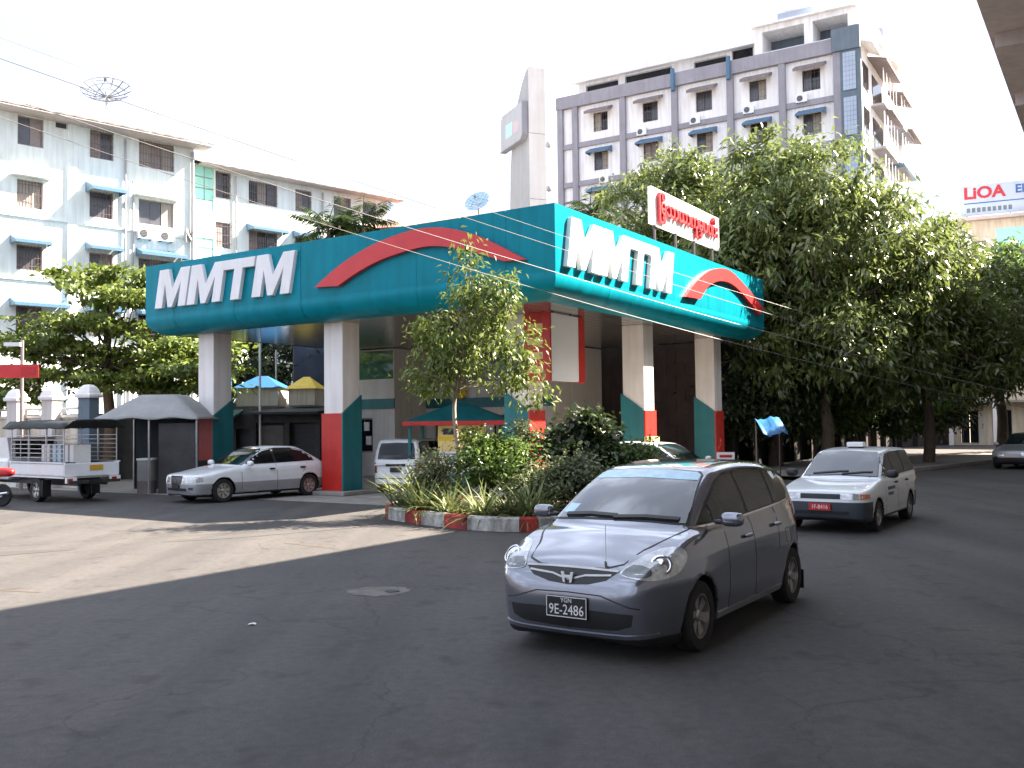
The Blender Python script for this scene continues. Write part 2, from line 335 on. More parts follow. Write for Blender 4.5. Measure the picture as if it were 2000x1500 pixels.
# local x = across the street (NV), y = along it (U)
mb = MB(); mb.box(-2.43, 9.5, -45, 62, 11.1, 11.45); mb.build('roof_slab', 'eavesbrown', ob)
mb = MB(); mb.box(3.2, 9.4, -44, 61, .14, 11.1); mb.build('wall', 'cream', ob)
boxo('added_upper_wall', (3.2, 9.4, -44, 61, 11.451, 18.3), 'cream', ob); boxo('added_upper_roof', (3.0, 9.6, -44.2, 61.2, 18.301, 18.5), 'eavesbrown', ob)  # unseen upper storeys, added to block sky light
for y in range(-40, 60, 5):
    boxo('beam', (-2.3, 3.2, y, y + .3, 10.75, 11.1), 'eavesbrown', ob)
boxo('footpath', (.1, 3.2, -44, 61, .0, .14), 'paving', None)
o = bpy.data.objects['footpath']; o.rotation_euler = (0, 0, SROT); tag(o, kind='structure')

# ------------------------------------------------------------------ building helpers
def wall_open(mb, x0, x1, z0, z1, ops, y=0., depth=.22, m=0, mi=0):
    xs = sorted({x0, x1, *[v for o in ops for v in (o[0], o[1])]}); zs = sorted({z0, z1, *[v for o in ops for v in (o[2], o[3])]})
    for a, b in zip(xs, xs[1:]):
        for c, d in zip(zs, zs[1:]):
            cx, cz = (a + b) / 2, (c + d) / 2
            if any(o[0] < cx < o[1] and o[2] < cz < o[3] for o in ops): continue
            mb.face([(a, y, c), (b, y, c), (b, y, d), (a, y, d)], m)
    for a, b, c, d in ops:
        e = y + depth
        mb.face([(a, y, c), (a, e, c), (a, e, d), (a, y, d)], mi); mb.face([(b, y, c), (b, y, d), (b, e, d), (b, e, c)], mi)
        mb.face([(a, y, c), (b, y, c), (b, e, c), (a, e, c)], mi); mb.face([(a, y, d), (a, e, d), (b, e, d), (b, y, d)], mi)
def xform(o, rz, loc):
    o.rotation_euler = (0, 0, rz); o.location = loc; return o
def window(par, a, b, c, d, y=.12, grille=True, nsplit=2, fm='frame', gm='glass', bars=0, lean=0.):
    fr = MB(); t = .06
    fr.box(a, a + t, y, y + .07, c, d).box(b - t, b, y, y + .07, c, d).box(a + t, b - t, y, y + .07, c, c + t).box(a + t, b - t, y, y + .07, d - t, d)
    w_ = fr.build('window', fm, par)
    ws = (b - a - 2 * t) / nsplit
    for i in range(nsplit):
        gq = random.choice(['glasspale', 'glasspale', 'glass', 'curtain', 'frame']) if gm == 'glasspale' else gm
        boxo('pane', (a + t + i * ws + .012, a + t + (i + 1) * ws - .012, y + .03 + (i % 2) * .03, y + .045 + (i % 2) * .03, c + t, d - t), gq, w_)
    if grille:
        g = MB(); nb = bars or max(4, int((b - a) / .14))
        for i in range(nb):
            x = a + (b - a) * (i + .5) / nb; g.tube([(x, -.03, c), (x, -.03, d)], .012, 4)
        for k in range(3):
            z = c + (d - c) * (k + .5) / 3; g.tube([(a, -.03, z), (b, -.03, z)], .012, 4)
        g.build('grille', 'grille', w_)
    return w_
def awning(par, a, b, z, out=.75, drop=.35, m='bluemetal', y=0., ribs=True):
    mb = MB(); n = max(6, int((b - a) / .12))
    for i in range(n):                                       # corrugated sheet
        xa = a + (b - a) * i / n; xb = a + (b - a) * (i + 1) / n; o_ = .025 if i % 2 else 0
        mb.face([(xa, y - .01, z + o_), (xb, y - .01, z + .025 - o_), (xb, y - out, z - drop + .025 - o_), (xa, y - out, z - drop + o_)])
        mb.face([(xa, y - out, z - drop + o_), (xb, y - out, z - drop + .025 - o_), (xb, y - out, z - drop - .12), (xa, y - out, z - drop - .12)])
    mb.face([(a, y - .01, z), (a, y - out, z - drop), (a, y - out, z - drop - .12), (a, y - .01, z - drop - .12)])
    mb.face([(b, y - .01, z), (b, y - .01, z - drop - .12), (b, y - out, z - drop - .12), (b, y - out, z - drop)])
    o = mb.build('awning', m, par, fix=False); sd = o.modifiers.new('thick', 'SOLIDIFY'); sd.thickness = .012
    return o
def aircon(name, label, frame_loc, rz, group):
    t = thing(name, label, 'air conditioner', frame_loc, rz, group)
    boxo('casing', (-.4, .4, -.32, 0, 0, .55), 'signwhite', t, bevel=.02)
    mb = MB(); mb.lathe([(.21, -.325), (.21, -.34), (.18, -.345)], 16, (-.1, 0, .28), 'y'); f_ = mb.build('fan_guard', 'darksteel', t)
    mb = MB()
    for i in range(5): mb.box(-.28, .08, -.352, -.347, .1 + i * .09, .112 + i * .09)
    mb.build('guard_wire', 'steel', f_)
    for x in (-.3, .3): boxo('bracket', (x - .02, x + .02, -.33, .02, -.04, -.001), 'darksteel', t)
    return t
def local_to_world(loc, rz, p):
    c, s_ = math.cos(rz), math.sin(rz); return Vector((loc[0] + c * p[0] - s_ * p[1], loc[1] + s_ * p[0] + c * p[1], (loc[2] if len(loc) > 2 else 0) + p[2]))

# ------------------------------------------------------------------ left apartment building (two wings)
LB = (-23.56, 46.4, 0); LR = .7748
def LW(x, y, z): return local_to_world(LB, LR, (x, y, z))
ap = thing('apartment_building', 'mint white four storey apartment block with grilled windows at the left edge', 'building', LB, LR)
rows = [(15.92, 17.38), (12.83, 14.2), (9.75, 11.0), (6.7, 8.0), (3.6, 4.9)]
xsn = [(-7.6, -6.4), (-4.4, -3.1), (-.65, .55), (2.8, 4.0), (5.35, 7.3)]
ops = [(a, b, c, d) for c, d in rows for a, b in xsn]
mb = MB(); wall_open(mb, -14, 8.42, 0, 17.55, ops); mb.face([(8.42, 0, 0), (8.42, 11, 0), (8.42, 11, 17.55), (8.42, 0, 17.55)]); mb.face([(-14, 11, 0), (-14, 0, 0), (-14, 0, 17.55), (-14, 11, 17.55)])
mb.face([(8.42, 11, 0), (-14, 11, 0), (-14, 11, 17.55), (8.42, 11, 17.55)]); mb.build('wall', 'mint', ap, fix=False)
for i, (a, b, c, d) in enumerate(ops): window(ap, a, b, c, d, nsplit=3 if b - a > 1.5 else 2, grille=(i % 7 != 2), gm='glasspale')
boxo('pilaster', (1.7, 2.15, -.12, -.001, 0, 17.5), 'mint', ap)
for x in (4.59, 5.0, 8.3):
    MB().tube([(x, -.12, 0), (x, -.12, 17.2 if x != 5.0 else 15.0)], .06 if x != 8.3 else .09, 8).build('drainpipe', 'pipe', ap, True)
boxo('vent', (1.12, 1.62, -.04, -.002, 17.12, 17.36), 'darksteel', ap)
for z in (14.45, 11.35, 8.3): boxo('ledge', (-14, 8.42, -.09, -.001, z - 2.1, z - 2.02), 'mint', ap)
for (a, b, z, m, o_, dr) in ((2.6, 4.3, 14.62, 'bluemetal', 1.0, .42), (-.95, .75, 11.4, 'bluemetal', .8, .3), (2.6, 4.25, 11.5, 'bluemetal', .8, .3), (5.2, 7.75, 11.5, 'bluemetal', .8, .3), (-.95, 1.6, 8.35, 'bluemetal', .8, .3), (2.6, 4.4, 8.35, 'bluemetal', .8, .3), (5.2, 7.6, 8.35, 'bluemetal', .8, .3)):
    awning(ap, a, b, z, o_, dr, m)
boxo('sunshade', (-.95, .85, -.45, -.001, 14.35, 14.43), 'mint', ap); boxo('sunshade', (5.1, 7.5, -.4, -.001, 14.32, 14.4), 'mint', ap)
def pitched(name, x0, x1, y0, yr, y1, ze, zr, par, m='roofmetal', n=26, th=.1):
    mb = MB()
    for i in range(n):
        xa = x0 + (x1 - x0) * i / n; xb = x0 + (x1 - x0) * (i + 1) / n; q = .03 if i % 2 else 0
        for (ya, za, yb, zb) in ((y0, ze, yr, zr), (yr, zr, y1, ze)):
            mb.face([(xa, ya, za + q), (xb, ya, za + .03 - q), (xb, yb, zb + .03 - q), (xa, yb, zb + q)])
    o = mb.build(name, m, par, fix=False); sd = o.modifiers.new('thick', 'SOLIDIFY'); sd.thickness = th; sd.offset = -1
    for xg in (x0 + .6, x1 - .6):
        mb = MB(); mb.face([(xg, y0 + 1, ze + .05), (xg, y1 - 1, ze + .05), (xg, yr, zr - .15)]); mb.build('gable', 'mint', o)
    return o
pitched('roof', -14.6, 9.05, -1.25, 5, 12, 17.55, 20.0, ap, n=60)
boxo('eave_soffit', (-14.6, 9.0, -1.2, 0, 17.40, 17.44), 'eavesbrown', ap)
aw = thing('apartment_building', 'mint white rear apartment wing with green glass stair panels behind the canopy', 'building', LB, LR)
rows2 = [(15.2, 16.55), (12.3, 13.6), (9.2, 10.5), (6.1, 7.4)]
ops = []
for c, d in rows2:
    ops += [(10.25, 11.2, c, d + .2), (12.35, 14.25, c, d), (15.5, 16.65, c, d), (18.3, 19.6, c, d), (20.6, 21.6, c, d)]
gops = [(9.0, 10.15, 14.3, 16.95), (9.0, 10.15, 11.6, 12.75), (9.0, 10.15, 8.5, 11.0)]
mb = MB(); wall_open(mb, 8.43, 22.5, 0, 16.95, ops + [(a, b, c, min(d, 16.9)) for a, b, c, d in gops], y=1.0); mb.face([(22.5, 1, 0), (22.5, 11, 0), (22.5, 11, 16.95), (22.5, 1, 16.95)]); mb.face([(22.5, 11, 0), (8.43, 11, 0), (8.43, 11, 16.95), (22.5, 11, 16.95)]); mb.build('wall', 'mint', aw, fix=False)
for a, b, c, d in ops:
    o = window(aw, a, b, c, d, nsplit=3 if b - a > 1.5 else 2, gm='glasspale'); o.location.y = 1.0
for a, b, c, d in gops:
    d = min(d, 16.9); f_ = MB(); f_.box(a, b, 1.1, 1.16, c, d); g = f_.build('stair_window', 'frame', aw)
    nz_ = max(2, int((d - c) / .55))
    for i in range(2):
        for j in range(nz_):
            boxo('glass_panel', (a + .03 + i * (b - a) / 2, a + (i + 1) * (b - a) / 2 - .03, 1.06, 1.095, c + .03 + j * (d - c) / nz_, c + (j + 1) * (d - c) / nz_ - .03), 'tealglass', g)
for x in (11.45, 17.4): MB().tube([(x, .88, 0), (x, .88, 16.6)], .06, 8).build('drainpipe', 'pipe', aw, True)
for (a, b, z) in ((12.2, 14.6, 13.95), (15.3, 17.0, 13.95), (12.2, 14.6, 10.85), (15.3, 17.0, 10.85)): awning(aw, a, b, z, .8, .3, 'bluemetal', 1.0)
pitched('roof', 8.2, 23.4, .1, 6, 12, 16.95, 18.6, aw, n=40)
boxo('eave_soffit', (9.06, 23.3, .15, 1.0, 16.84, 16.88), 'eavesbrown', aw)
aircon('air_conditioner', 'white air conditioner under the wide middle window of the left block, left of two', LW(5.6, -.002, 12.0), LR, 'air conditioners on the left block')
aircon('air_conditioner', 'white air conditioner under the wide middle window of the left block, right of two', LW(6.75, -.002, 12.0), LR, 'air conditioners on the left block')
# rooftop mesh dish
def dish(name, label, loc, rz, R_, tilt, m, mesh_only, post, rm='steel'):
    t = thing(name, label, 'satellite dish', loc, rz)
    MB().tube([(0, 0, 0), (0, 0, post)], .07, 8).build('mast', 'steel', t, True)
    rot = Matrix.Rotation(tilt, 4, 'X'); mb = MB(); nr = 14
    def pt(r, g): return Vector((0, 0, post)) + (rot @ Vector((r * math.cos(g), r * math.sin(g), r * r / R_ * .35)))
    for k in range(nr): mb.tube([pt(R_ * q / 4, 2 * math.pi * k / nr) for q in range(5)], .02 * R_, 4)
    for q in (2, 3, 4): mb.tube([pt(R_ * q / 4, 2 * math.pi * k / 28) for k in range(29)], .012 * R_, 4)
    mb.build('rib_frame', rm, t)
    if not mesh_only:
        mb = MB()
        for k in range(28):
            for q in range(6): mb.face([pt(R_ * (q + .01) / 6, 2 * math.pi * k / 28), pt(R_ * (q + 1) / 6, 2 * math.pi * k / 28), pt(R_ * (q + 1) / 6, 2 * math.pi * (k + 1) / 28), pt(R_ * (q + .01) / 6, 2 * math.pi * (k + 1) / 28)])
        mb.build('reflector', m, t, True)
    mb = MB(); tip = Vector((0, 0, post)) + rot @ Vector((0, 0, R_ * .75))
    for k in range(3): mb.tube([pt(R_ * .9, 2 * math.pi * k / 3), tip], .012 * R_, 4)
    mb.tube([tip, tip + rot @ Vector((0, 0, .12 * R_))], .06 * R_, 8); mb.build('feed_horn', 'darksteel', t)
    return t
dish('satellite_dish', 'large open mesh satellite dish on the left apartment roof', (-21.5, 50.2, 18.2), .3, 1.25, math.radians(48), 'steel', True, 1.5, 'darksteel')
dish('satellite_dish', 'pale blue satellite dish standing above the canopy near the brown roof', (-1.9, 57.8, 13.8), -.4, .8, math.radians(55), 'paleblue', False, 1.6)
dish('satellite_dish', 'small dark dish beside the wide window of the left block', LW(7.9, -.30, 12.05), LR + .9, .38, math.radians(75), 'steel', False, .5)
# house with brown roof
hs = thing('house', 'small cream house with a brown hipped roof behind the canopy', 'house', (-4.4, 64, 0), -.2)
boxo('wall', (-4.5, 4.5, -4, 4, 0, 14.6), 'cream', hs)
mb = MB(); e = [(-5.2, -4.7, 14.5), (5.2, -4.7, 14.5), (5.2, 4.7, 14.5), (-5.2, 4.7, 14.5)]; r1, r2 = (-.6, 0, 16.6), (.6, 0, 16.6)
mb.face([e[0], e[1], r2, r1]); mb.face([e[1], e[2], r2]); mb.face([e[2], e[3], r1, r2]); mb.face([e[3], e[0], r1]); mb.face(e[::-1]); mb.build('roof', 'redroof', hs)
for x in (-3, 0, 3): window(hs, x - .5, x + .5, 12.2, 13.5, y=-4.06, grille=False)

# ------------------------------------------------------------------ tall building on the right
TB = (4.28, 76.7, 0); TR = -.5533
def TW(x, y, z): return local_to_world(TB, TR, (x, y, z))
tb = thing('tower_block', 'tall white block with grey concrete bands and blue window awnings behind the trees', 'building', TB, TR)
pil = [0, 1.36, 5.57, 9.9, 14.25, 18.08, 21.89, 23.35]; fl = [27.4 - 3.13 * i for i in range(9)]
wins = []
for i, top in enumerate(fl[:-1]):
    for k in range(1, 6):
        cx = (pil[k] + pil[k + 1]) / 2 + .1; wins.append((cx - .62, cx + .62, top - 2.25, top - .75, i, k))
mb = MB(); wall_open(mb, 0, 23.35, 0, 27.4, [q[:4] for q in wins]); mb.face([(0, 0, 0), (0, 17, 0), (0, 17, 28.2), (0, 0, 28.2)]); mb.face([(0, 17, 0), (23.35, 17, 0), (23.35, 17, 28.2), (0, 17, 28.2)]); mb.face([(0, 0, 28.2), (23.35, 0, 28.2), (23.35, 17, 28.2), (0, 17, 28.2)]); mb.build('wall', 'tallwhite', tb, fix=False)
for a, b, c, d, i, k in wins:
    if i > 4: continue
    window(tb, a, b, c, d, nsplit=2, fm='darksteel', gm='glasspale', bars=5)
    if i == 0:
        mb = MB(); mb.prism([(a - .45, -.001, d + .42), (a - .45, -.85, d + .02), (a - .45, -.85, d - .2), (a - .45, -.001, d + .2)], (b - a + .9, 0, 0)); mb.build('sunshade', 'browncan', tb)
    else: awning(tb, a - .35, b + .35, d + .3, .85, .42, 'bluemetal')
for k, x in enumerate(pil[:7]):
    boxo('pilaster', (x - .24, x + .24, -.28, -.001, 0, 27.4), 'greyband', tb)
for i, top in enumerate(fl[1:8]):
    for k in range(6): boxo('band', (pil[k] + .241, pil[k + 1] - .241, -.18, -.002, top - .2, top + .2), 'greyband', tb)
boxo('parapet', (-.3, 21.6, -.34, -.0, 27.401, 28.4), 'greyband', tb); boxo('parapet', (21.601, 23.5, -.45, -.0, 27.401, 29.0), 'bluegrey', tb)
boxo('corner_frame', (22.131, 23.5, -.32, -.003, 0, 27.4), 'bluegrey', tb)
for i, top in enumerate(fl[:5]):
    gp = boxo('block_window', (22.3, 23.2, -.36, -.321, top - 2.85, top - .15), 'bluegrey', tb)
    for a in range(4):
        for b in range(8): boxo('glass_block', (22.33 + a * .215, 22.33 + a * .215 + .2, -.375, -.361, top - 2.8 + b * .33, top - 2.8 + b * .33 + .31), 'skysign', gp)
# penthouse, step by step
mb = MB(); wall_open(mb, 1.0, 16.0, 28.2, 30.0, [(1.7, 4.6, 28.6, 29.5), (5.2, 9.2, 28.5, 29.6), (11.0, 13.6, 28.6, 29.5), (14.0, 15.6, 28.4, 29.8)], y=1.2, depth=1.0); mb.build('penthouse_wall', 'tallwhite', tb, fix=False)
for a, b in ((1.7, 4.6), (5.2, 9.2), (11.0, 13.6), (14.0, 15.6)): boxo('penthouse_window', (a, b, 1.5, 1.52, 28.4, 29.8), 'glass', tb)
mb = MB(); mb.prism([(.5, .3, 29.55), (.5, .3, 30.1), (.5, 4.5, 30.9), (.5, 4.5, 30.3)], (15.5, 0, 0)); o = mb.build('penthouse_roof', 'tallwhite', tb)
mb = MB(); wall_open(mb, 16.0, 23.2, 28.2, 30.6, [(16.6, 19.6, 28.7, 30.2), (20.2, 22.6, 28.7, 30.2)], y=.3, depth=2.2); mb.face([(23.2, .3, 28.2), (23.2, 9, 28.2), (23.2, 9, 30.6), (23.2, .3, 30.6)]); mb.build('terrace_wall', 'tallwhite', tb, fix=False)
boxo('terrace_back', (16.0, 23.1, 2.6, 2.7, 28.2, 30.6), 'bluegrey', tb); boxo('terrace_roof', (15.8, 23.6, .0, 9.2, 30.6, 30.75), 'tallwhite', tb)
boxo('lift_room', (17.4, 20.2, 1.5, 5, 30.75, 31.8), 'skysign', tb); boxo('lift_room_roof', (17.0, 20.6, 1.1, 5.4, 31.8, 31.95), 'tallwhite', tb)
# right flank: balconies, canopies, white panels
mb = MB(); mb.face([(23.35, 0, 0), (23.35, 17, 0), (23.35, 17, 28.2), (23.35, 0, 28.2)]); mb.build('flank_wall', 'tallwhite', tb, fix=False)
for i, top in enumerate(fl[:6]):
    for (y0, y1, dx) in ((3.6, 8.6, .95), (10.0, 15.2, 1.1)):
        b_ = boxo('balcony', (23.351, 23.35 + dx, y0, y1, top - 3.0, top - 2.85), 'greyband', tb)
        mb = MB(); mb.box(23.35 + dx - .06, 23.35 + dx, y0, y1, top - 2.849, top - 1.95); mb.build('balcony_front', 'tallwhite', b_)
        for q in range(5):
            y = y0 + (y1 - y0) * q / 4; boxo('post', (23.35 + dx - .07, 23.35 + dx - .01, y - .04, y + .04, top - 1.949, top - .35), 'tallwhite', b_)
    boxo('flank_window', (23.352, 23.4, 1.0, 2.8, top - 2.3, top - .5), 'glass', tb)
    boxo('flank_door', (23.352, 23.4, 4.2, 7.8, top - 2.8, top - .5), 'glass', tb); boxo('flank_door', (23.352, 23.4, 10.6, 14.6, top - 2.8, top - .5), 'glass', tb)
for (y0, y1, z, o_, m) in ((.2, 3.2, 28.1, .9, 'tallwhite'), (2.8, 8.6, 27.7, 1.3, 'browncan'), (9, 12, 29.6, 1.1, 'tallwhite'), (9.5, 13.5, 27.2, 1.3, 'browncan'), (12, 16.8, 25.0, 1.5, 'browncan'), (9, 15, 21.6, 1.3, 'bluemetal'), (5, 9.5, 24.6, 1.25, 'browncan'), (11, 16.5, 18.2, 1.4, 'bluemetal')):
    mb = MB(); mb.prism([(23.36, y0, z), (23.36, y0, z + .12), (23.36 + o_, y0, z - .28), (23.36 + o_, y0, z - .4)], (0, y1 - y0, 0)); mb.build('flank_canopy', m, tb)
boxo('green_sheet', (24.35, 24.4, 9.5, 11.5, 18.4, 20.0), 'tealglass', tb)
boxo('stair_tower', (21.4, 23.9, 9, 13, 28.2, 31.0), 'tallwhite', tb); boxo('stair_tower_roof', (21.1, 24.4, 8.7, 13.3, 31.0, 31.15), 'tallwhite', tb)
mb = MB(); mb.lathe([(.7, 0), (.75, .2), (.75, 1.3), (.5, 1.55), (.1, 1.6)], 16); wt = mb.build('water_tank', 'steel', None, True); wt.location = TW(22.6, 10.5, 31.16); tag(wt, 'round steel water tank on the roof of the tall white block', 'tank')
for (k, z, lab) in ((2, 24.35, 'second'), (3, 24.45, 'third'), (4, 24.5, 'fourth'), (5, 24.6, 'fifth')):
    cx = (pil[k] + pil[k + 1]) / 2 - .55; aircon('air_conditioner', 'white air conditioner under the %s window of the tall block top row' % lab, TW(cx, -.002, z - .25), TR, 'air conditioners on the tall block')
aircon('air_conditioner', 'white air conditioner under the first blue awning of the tall block', TW(3.9, -.002, 20.85), TR, 'air conditioners on the tall block')
for k in (3, 4): MB().tube([TW(pil[k], -.45, 27.0), TW(pil[k], -.45, 28.7)], .16, 8).build('drain_stub', 'bluemetal', None, True)
for o in [x for x in bpy.data.objects if x.name.startswith('drain_stub')]:
    o.parent = tb; o.matrix_parent_inverse = (Matrix.Translation(TB) @ Matrix.Rotation(TR, 4, 'Z')).inverted()

# ------------------------------------------------------------------ far right: billboard building and street front
cb = thing('corner_building', 'cream and teal building below the blue lettered billboard at far right', 'building', (38.3, 86.6, 0), -.43)
ops = [(.8 + 2.6 * i, 2.2 + 2.6 * i, 2.6 + 3.3 * j, 4.6 + 3.3 * j) for i in range(5) for j in range(5)]
mb = MB(); wall_open(mb, 0, 14, 0, 19.6, ops); mb.face([(0, 10, 0), (0, 0, 0), (0, 0, 19.6), (0, 10, 19.6)]); mb.face([(14, 0, 0), (14, 10, 0), (14, 10, 19.6), (14, 0, 19.6)]); mb.face([(0, 0, 19.6), (14, 0, 19.6), (14, 10, 19.6), (0, 10, 19.6)]); mb.build('wall', 'cream', cb, fix=False)
for a, b, c, d in ops: window(cb, a, b, c, d, grille=False, gm='greenglass')
boxo('teal_panel', (5.6, 13.9, -.08, -.002, 15.2, 18.8), 'tealglass', cb); boxo('slab', (-.6, 14.2, -.9, -.003, 16.4, 16.7), 'browncan', cb); boxo('white_panel', (2.4, 3.6, -1.0, -.91, 16.6, 18.6), 'signwhite', cb)
boxo('roof_slab', (-1.0, 14.6, -.8, 10.4, 19.6, 19.9), 'eavesbrown', cb)
bb = thing('billboard', 'pale blue billboard with red and blue lettering on the far right roof', 'billboard', (40.9, 85.6, 19.9), -.43)
boxo('panel', (0, 13, -.05, .05, .25, 3.05), 'skysign', bb)
for x in (.5, 4, 7.5, 10.5): boxo('leg', (x - .06, x + .06, .051, .15, 0, 2.6), 'darksteel', bb)
RX = Matrix.Rotation(math.pi / 2, 4, 'X')
text_mesh('LiOA', 1.45, .01, 'lettering', 'redprint', bb, Matrix.Translation((1.95, -.065, 2.25)) @ RX, sx=1.05, bold=.05)
text_mesh('Electric', 1.05, .01, 'lettering', 'blueprint', bb, Matrix.Translation((6.0, -.065, 2.3)) @ RX, bold=.025)
boxo('stripe', (.3, 12.8, -.06, -.051, 1.32, 1.42), 'blueprint', bb)
for i in range(9): boxo('small_print', (.5 + i * .42, .5 + i * .42 + .28, -.06, -.051, .55, .95), 'bluegrey', bb)
sf = thing('shop_front', 'sunlit cream shop houses glimpsed beyond the tree trunks at far right', 'building', (32.0, 69.5, 0), -.75)
ops = [(.6 + 2.2 * i, 1.9 + 2.2 * i, .1 if j == 0 else .9 + 3.2 * j, 2.5 if j == 0 else 2.5 + 3.2 * j) for i in range(8) for j in range(3)]
mb = MB(); wall_open(mb, 0, 18.5, 0, 10.5, ops); mb.face([(0, 8, 0), (0, 0, 0), (0, 0, 10.5), (0, 8, 10.5)]); mb.face([(0, 0, 10.5), (18.5, 0, 10.5), (18.5, 8, 10.5), (0, 8, 10.5)]); mb.build('wall', 'cream', sf, fix=False)
for i, (a, b, c, d) in enumerate(ops): window(sf, a, b, c, d, grille=False, gm='glass', fm='frame')
for z in (3.0, 6.3): boxo('balcony', (.2, 18.3, -1.1, -.003, z, z + .15), 'concrete', sf)
for i in range(7): boxo('pillar', (.2 + 2.98 * i, .45 + 2.98 * i, -1.08, -.85, 0, 2.999), 'signwhite', sf)

# ------------------------------------------------------------------ petrol station canopy
ca = thing('station_canopy', 'teal petrol station canopy with red arches, white block letters and painted columns', 'canopy', CC, SROT)
LL, LRT, ZT, ZS = 15.17, 15.32, 7.14, 4.92
# fascia profile (outset, z): flat board, shallow crease, round belly turning under
prof = [(0, ZT), (0, 6.4), (0, 5.66), (-.010, 5.56), (-.013, 5.52), (.0, 5.46), (.005, 5.38), (-.03, 5.26), (-.10, 5.14), (-.20, 5.05), (-.34, 4.97), (-.50, 4.93), (-.64, ZS)]
def fascia(name, par, p_of, t0, t1):
    mb = MB(); n = 3; jit = random.uniform(-.004, .004)
    for i in range(n):
        ta, tb_ = t0 + (t1 - t0) * i / n, t0 + (t1 - t0) * (i + 1) / n
        for (o1, z1), (o2, z2) in zip(prof, prof[1:]):
            mb.face([p_of(ta, o1 + jit, z1), p_of(tb_, o1 + jit, z1), p_of(tb_, o2 + jit, z2), p_of(ta, o2 + jit, z2)])
    o = mb.build(name, 'teal', par, fix=False)
    bm = bmesh.new(); bm.from_mesh(o.data); bmesh.ops.remove_doubles(bm, verts=bm.verts, dist=1e-4); bmesh.ops.recalc_face_normals(bm, faces=bm.faces); bm.to_mesh(o.data); bm.free()
    o.data.shade_smooth(); o.data.set_sharp_from_angle(angle=math.radians(35))
    return o
# mitred front corner, rounded far ends as separate end panels
def pf(t, o, z): x0, x1 = -LL - o * 1.0, o; return (x0 + (x1 - x0) * t, -o, z)
def pr(t, o, z): y0, y1 = -o, LRT + o; return (o, y0 + (y1 - y0) * t, z)
def pl(t, o, z): y0, y1 = -o, LRT + o; return (-LL - o, y1 + (y0 - y1) * t, z)
def pb(t, o, z): x0, x1 = -LL - o, o; return (x1 + (x0 - x1) * t, LRT + o, z)
for f_ in (pf, pr, pl, pb):
    for i in range(11): fascia('fascia_panel', ca, f_, i / 11 + (.00025 if i else 0), (i + 1) / 11 - (.00025 if i < 10 else 0))
for q in ((-LL + .06, -.06, .045, .06, 5.3, ZT - .02), (-.06, -.045, .061, LRT - .06, 5.3, ZT - .02)): boxo('fascia_backing', q, 'tealflat', ca)
boxo('roof_deck', (-LL + .03, -.03, .03, LRT - .03, 6.75, 6.85), 'roofmetal', ca)
n = 38
for i in range(n):                                       # soffit strips
    x0 = -LL + .66 + (LL - 1.32) * i / n; x1 = -LL + .66 + (LL - 1.32) * (i + 1) / n
    boxo('soffit_strip', (x0 + .008, x1 - .008, .66, LRT - .66, ZS + .012, ZS + .03), 'soffit', ca)
boxo('soffit_backing', (-LL + .35, -.35, .35, LRT - .35, ZS + .045, ZS + .07), 'darksteel', ca)
# columns with painted base
cols = [(-13.3, 1.2), (-7.9, 1.25), (-2.7, 2.9), (-1.5, 7.6), (-1.5, 13.5), (-13.3, 13.5), (-7.9, 13.5)]
for (x, y) in cols:
    w_ = .36
    c_ = boxo('column', (x - w_, x + w_, y - w_, y + w_, 0, ZS + .02), 'colwhite', ca, bevel=.02)
    zb, zh = 2.32, 2.85; g_ = .05
    if x < -3.5:                                           # red to the left, teal with a rising edge to the right
        boxo('base_panel', (x - w_ - g_, x + w_ - .0005, y - w_ - g_, y - w_ - .0005, .12, zb), 'red', c_)
        boxo('base_panel', (x - w_ - g_, x - w_ - .0005, y - w_ + .0005, y + w_ + .03, .12, zb), 'red', c_)
        mb = MB(); mb.prism([(x + w_ + .0005, y - w_ - g_, .12), (x + w_ + .0005, y + w_ + .03, .12), (x + w_ + .0005, y + w_ + .03, zh), (x + w_ + .0005, y - w_ - g_, zb)], (g_, 0, 0)); mb.build('base_panel', 'tealflat', c_)
    else:                                                # teal with a falling edge to the left, red to the right
        mb = MB(); mb.prism([(x - w_ - g_, y - w_ - .0005, .12), (x + w_ - .0005, y - w_ - .0005, .12), (x + w_ - .0005, y - w_ - .0005, zb), (x - w_ - g_, y - w_ - .0005, zh)], (0, -g_, 0)); mb.build('base_panel', 'tealflat', c_)
        boxo('base_panel', (x + w_ + .0005, x + w_ + g_, y - w_ - g_, y + w_ + .03, .12, zb), 'red', c_)
    boxo('plinth', (x - w_ - .35, x + w_ + .35, y - w_ - .35, y + w_ + .5, .006, .12), 'concrete', c_, bevel=.02)
# letters
def letter_pts(ch, x0, x1, z0, z1, sk):
    h = z1 - z0; w_ = x1 - x0; t = .26 * w_
    if ch == 'M':
        q = [(0, 0), (0, 1), (.30, 1), (.5, .48), (.70, 1), (1, 1), (1, 0), (.76, 0), (.76, .62), (.58, .12), (.42, .12), (.24, .62), (.24, 0)]
        q[9:11] = [(.57, .0), (.43, .0)]
    else: q = [(.36, 0), (.36, .76), (0, .76), (0, 1), (1, 1), (1, .76), (.64, .76), (.64, 0)]
    return [(x0 + a * w_ + sk * b, z0 + b * h) for a, b in q]
for ch, a, b in (('M', -14.55, -13.10), ('M', -13.02, -11.52), ('T', -11.53, -10.23), ('M', -10.15, -8.62)):
    MB().prism([(x, -.13, z) for x, z in letter_pts(ch, a, b, 5.72, 6.92, .25)], (0, .129, 0)).build('letter', 'letter', ca, bevel=.012)
for ch, a, b in (('M', .35, 1.95), ('M', 2.05, 3.6), ('T', 3.63, 4.95), ('M', 4.98, 6.5)):
    MB().prism([(.13, x, z) for x, z in letter_pts(ch, a, b, 5.68, 6.9, .25)], (-.129, 0, 0)).build('letter', 'letter', ca, bevel=.012)
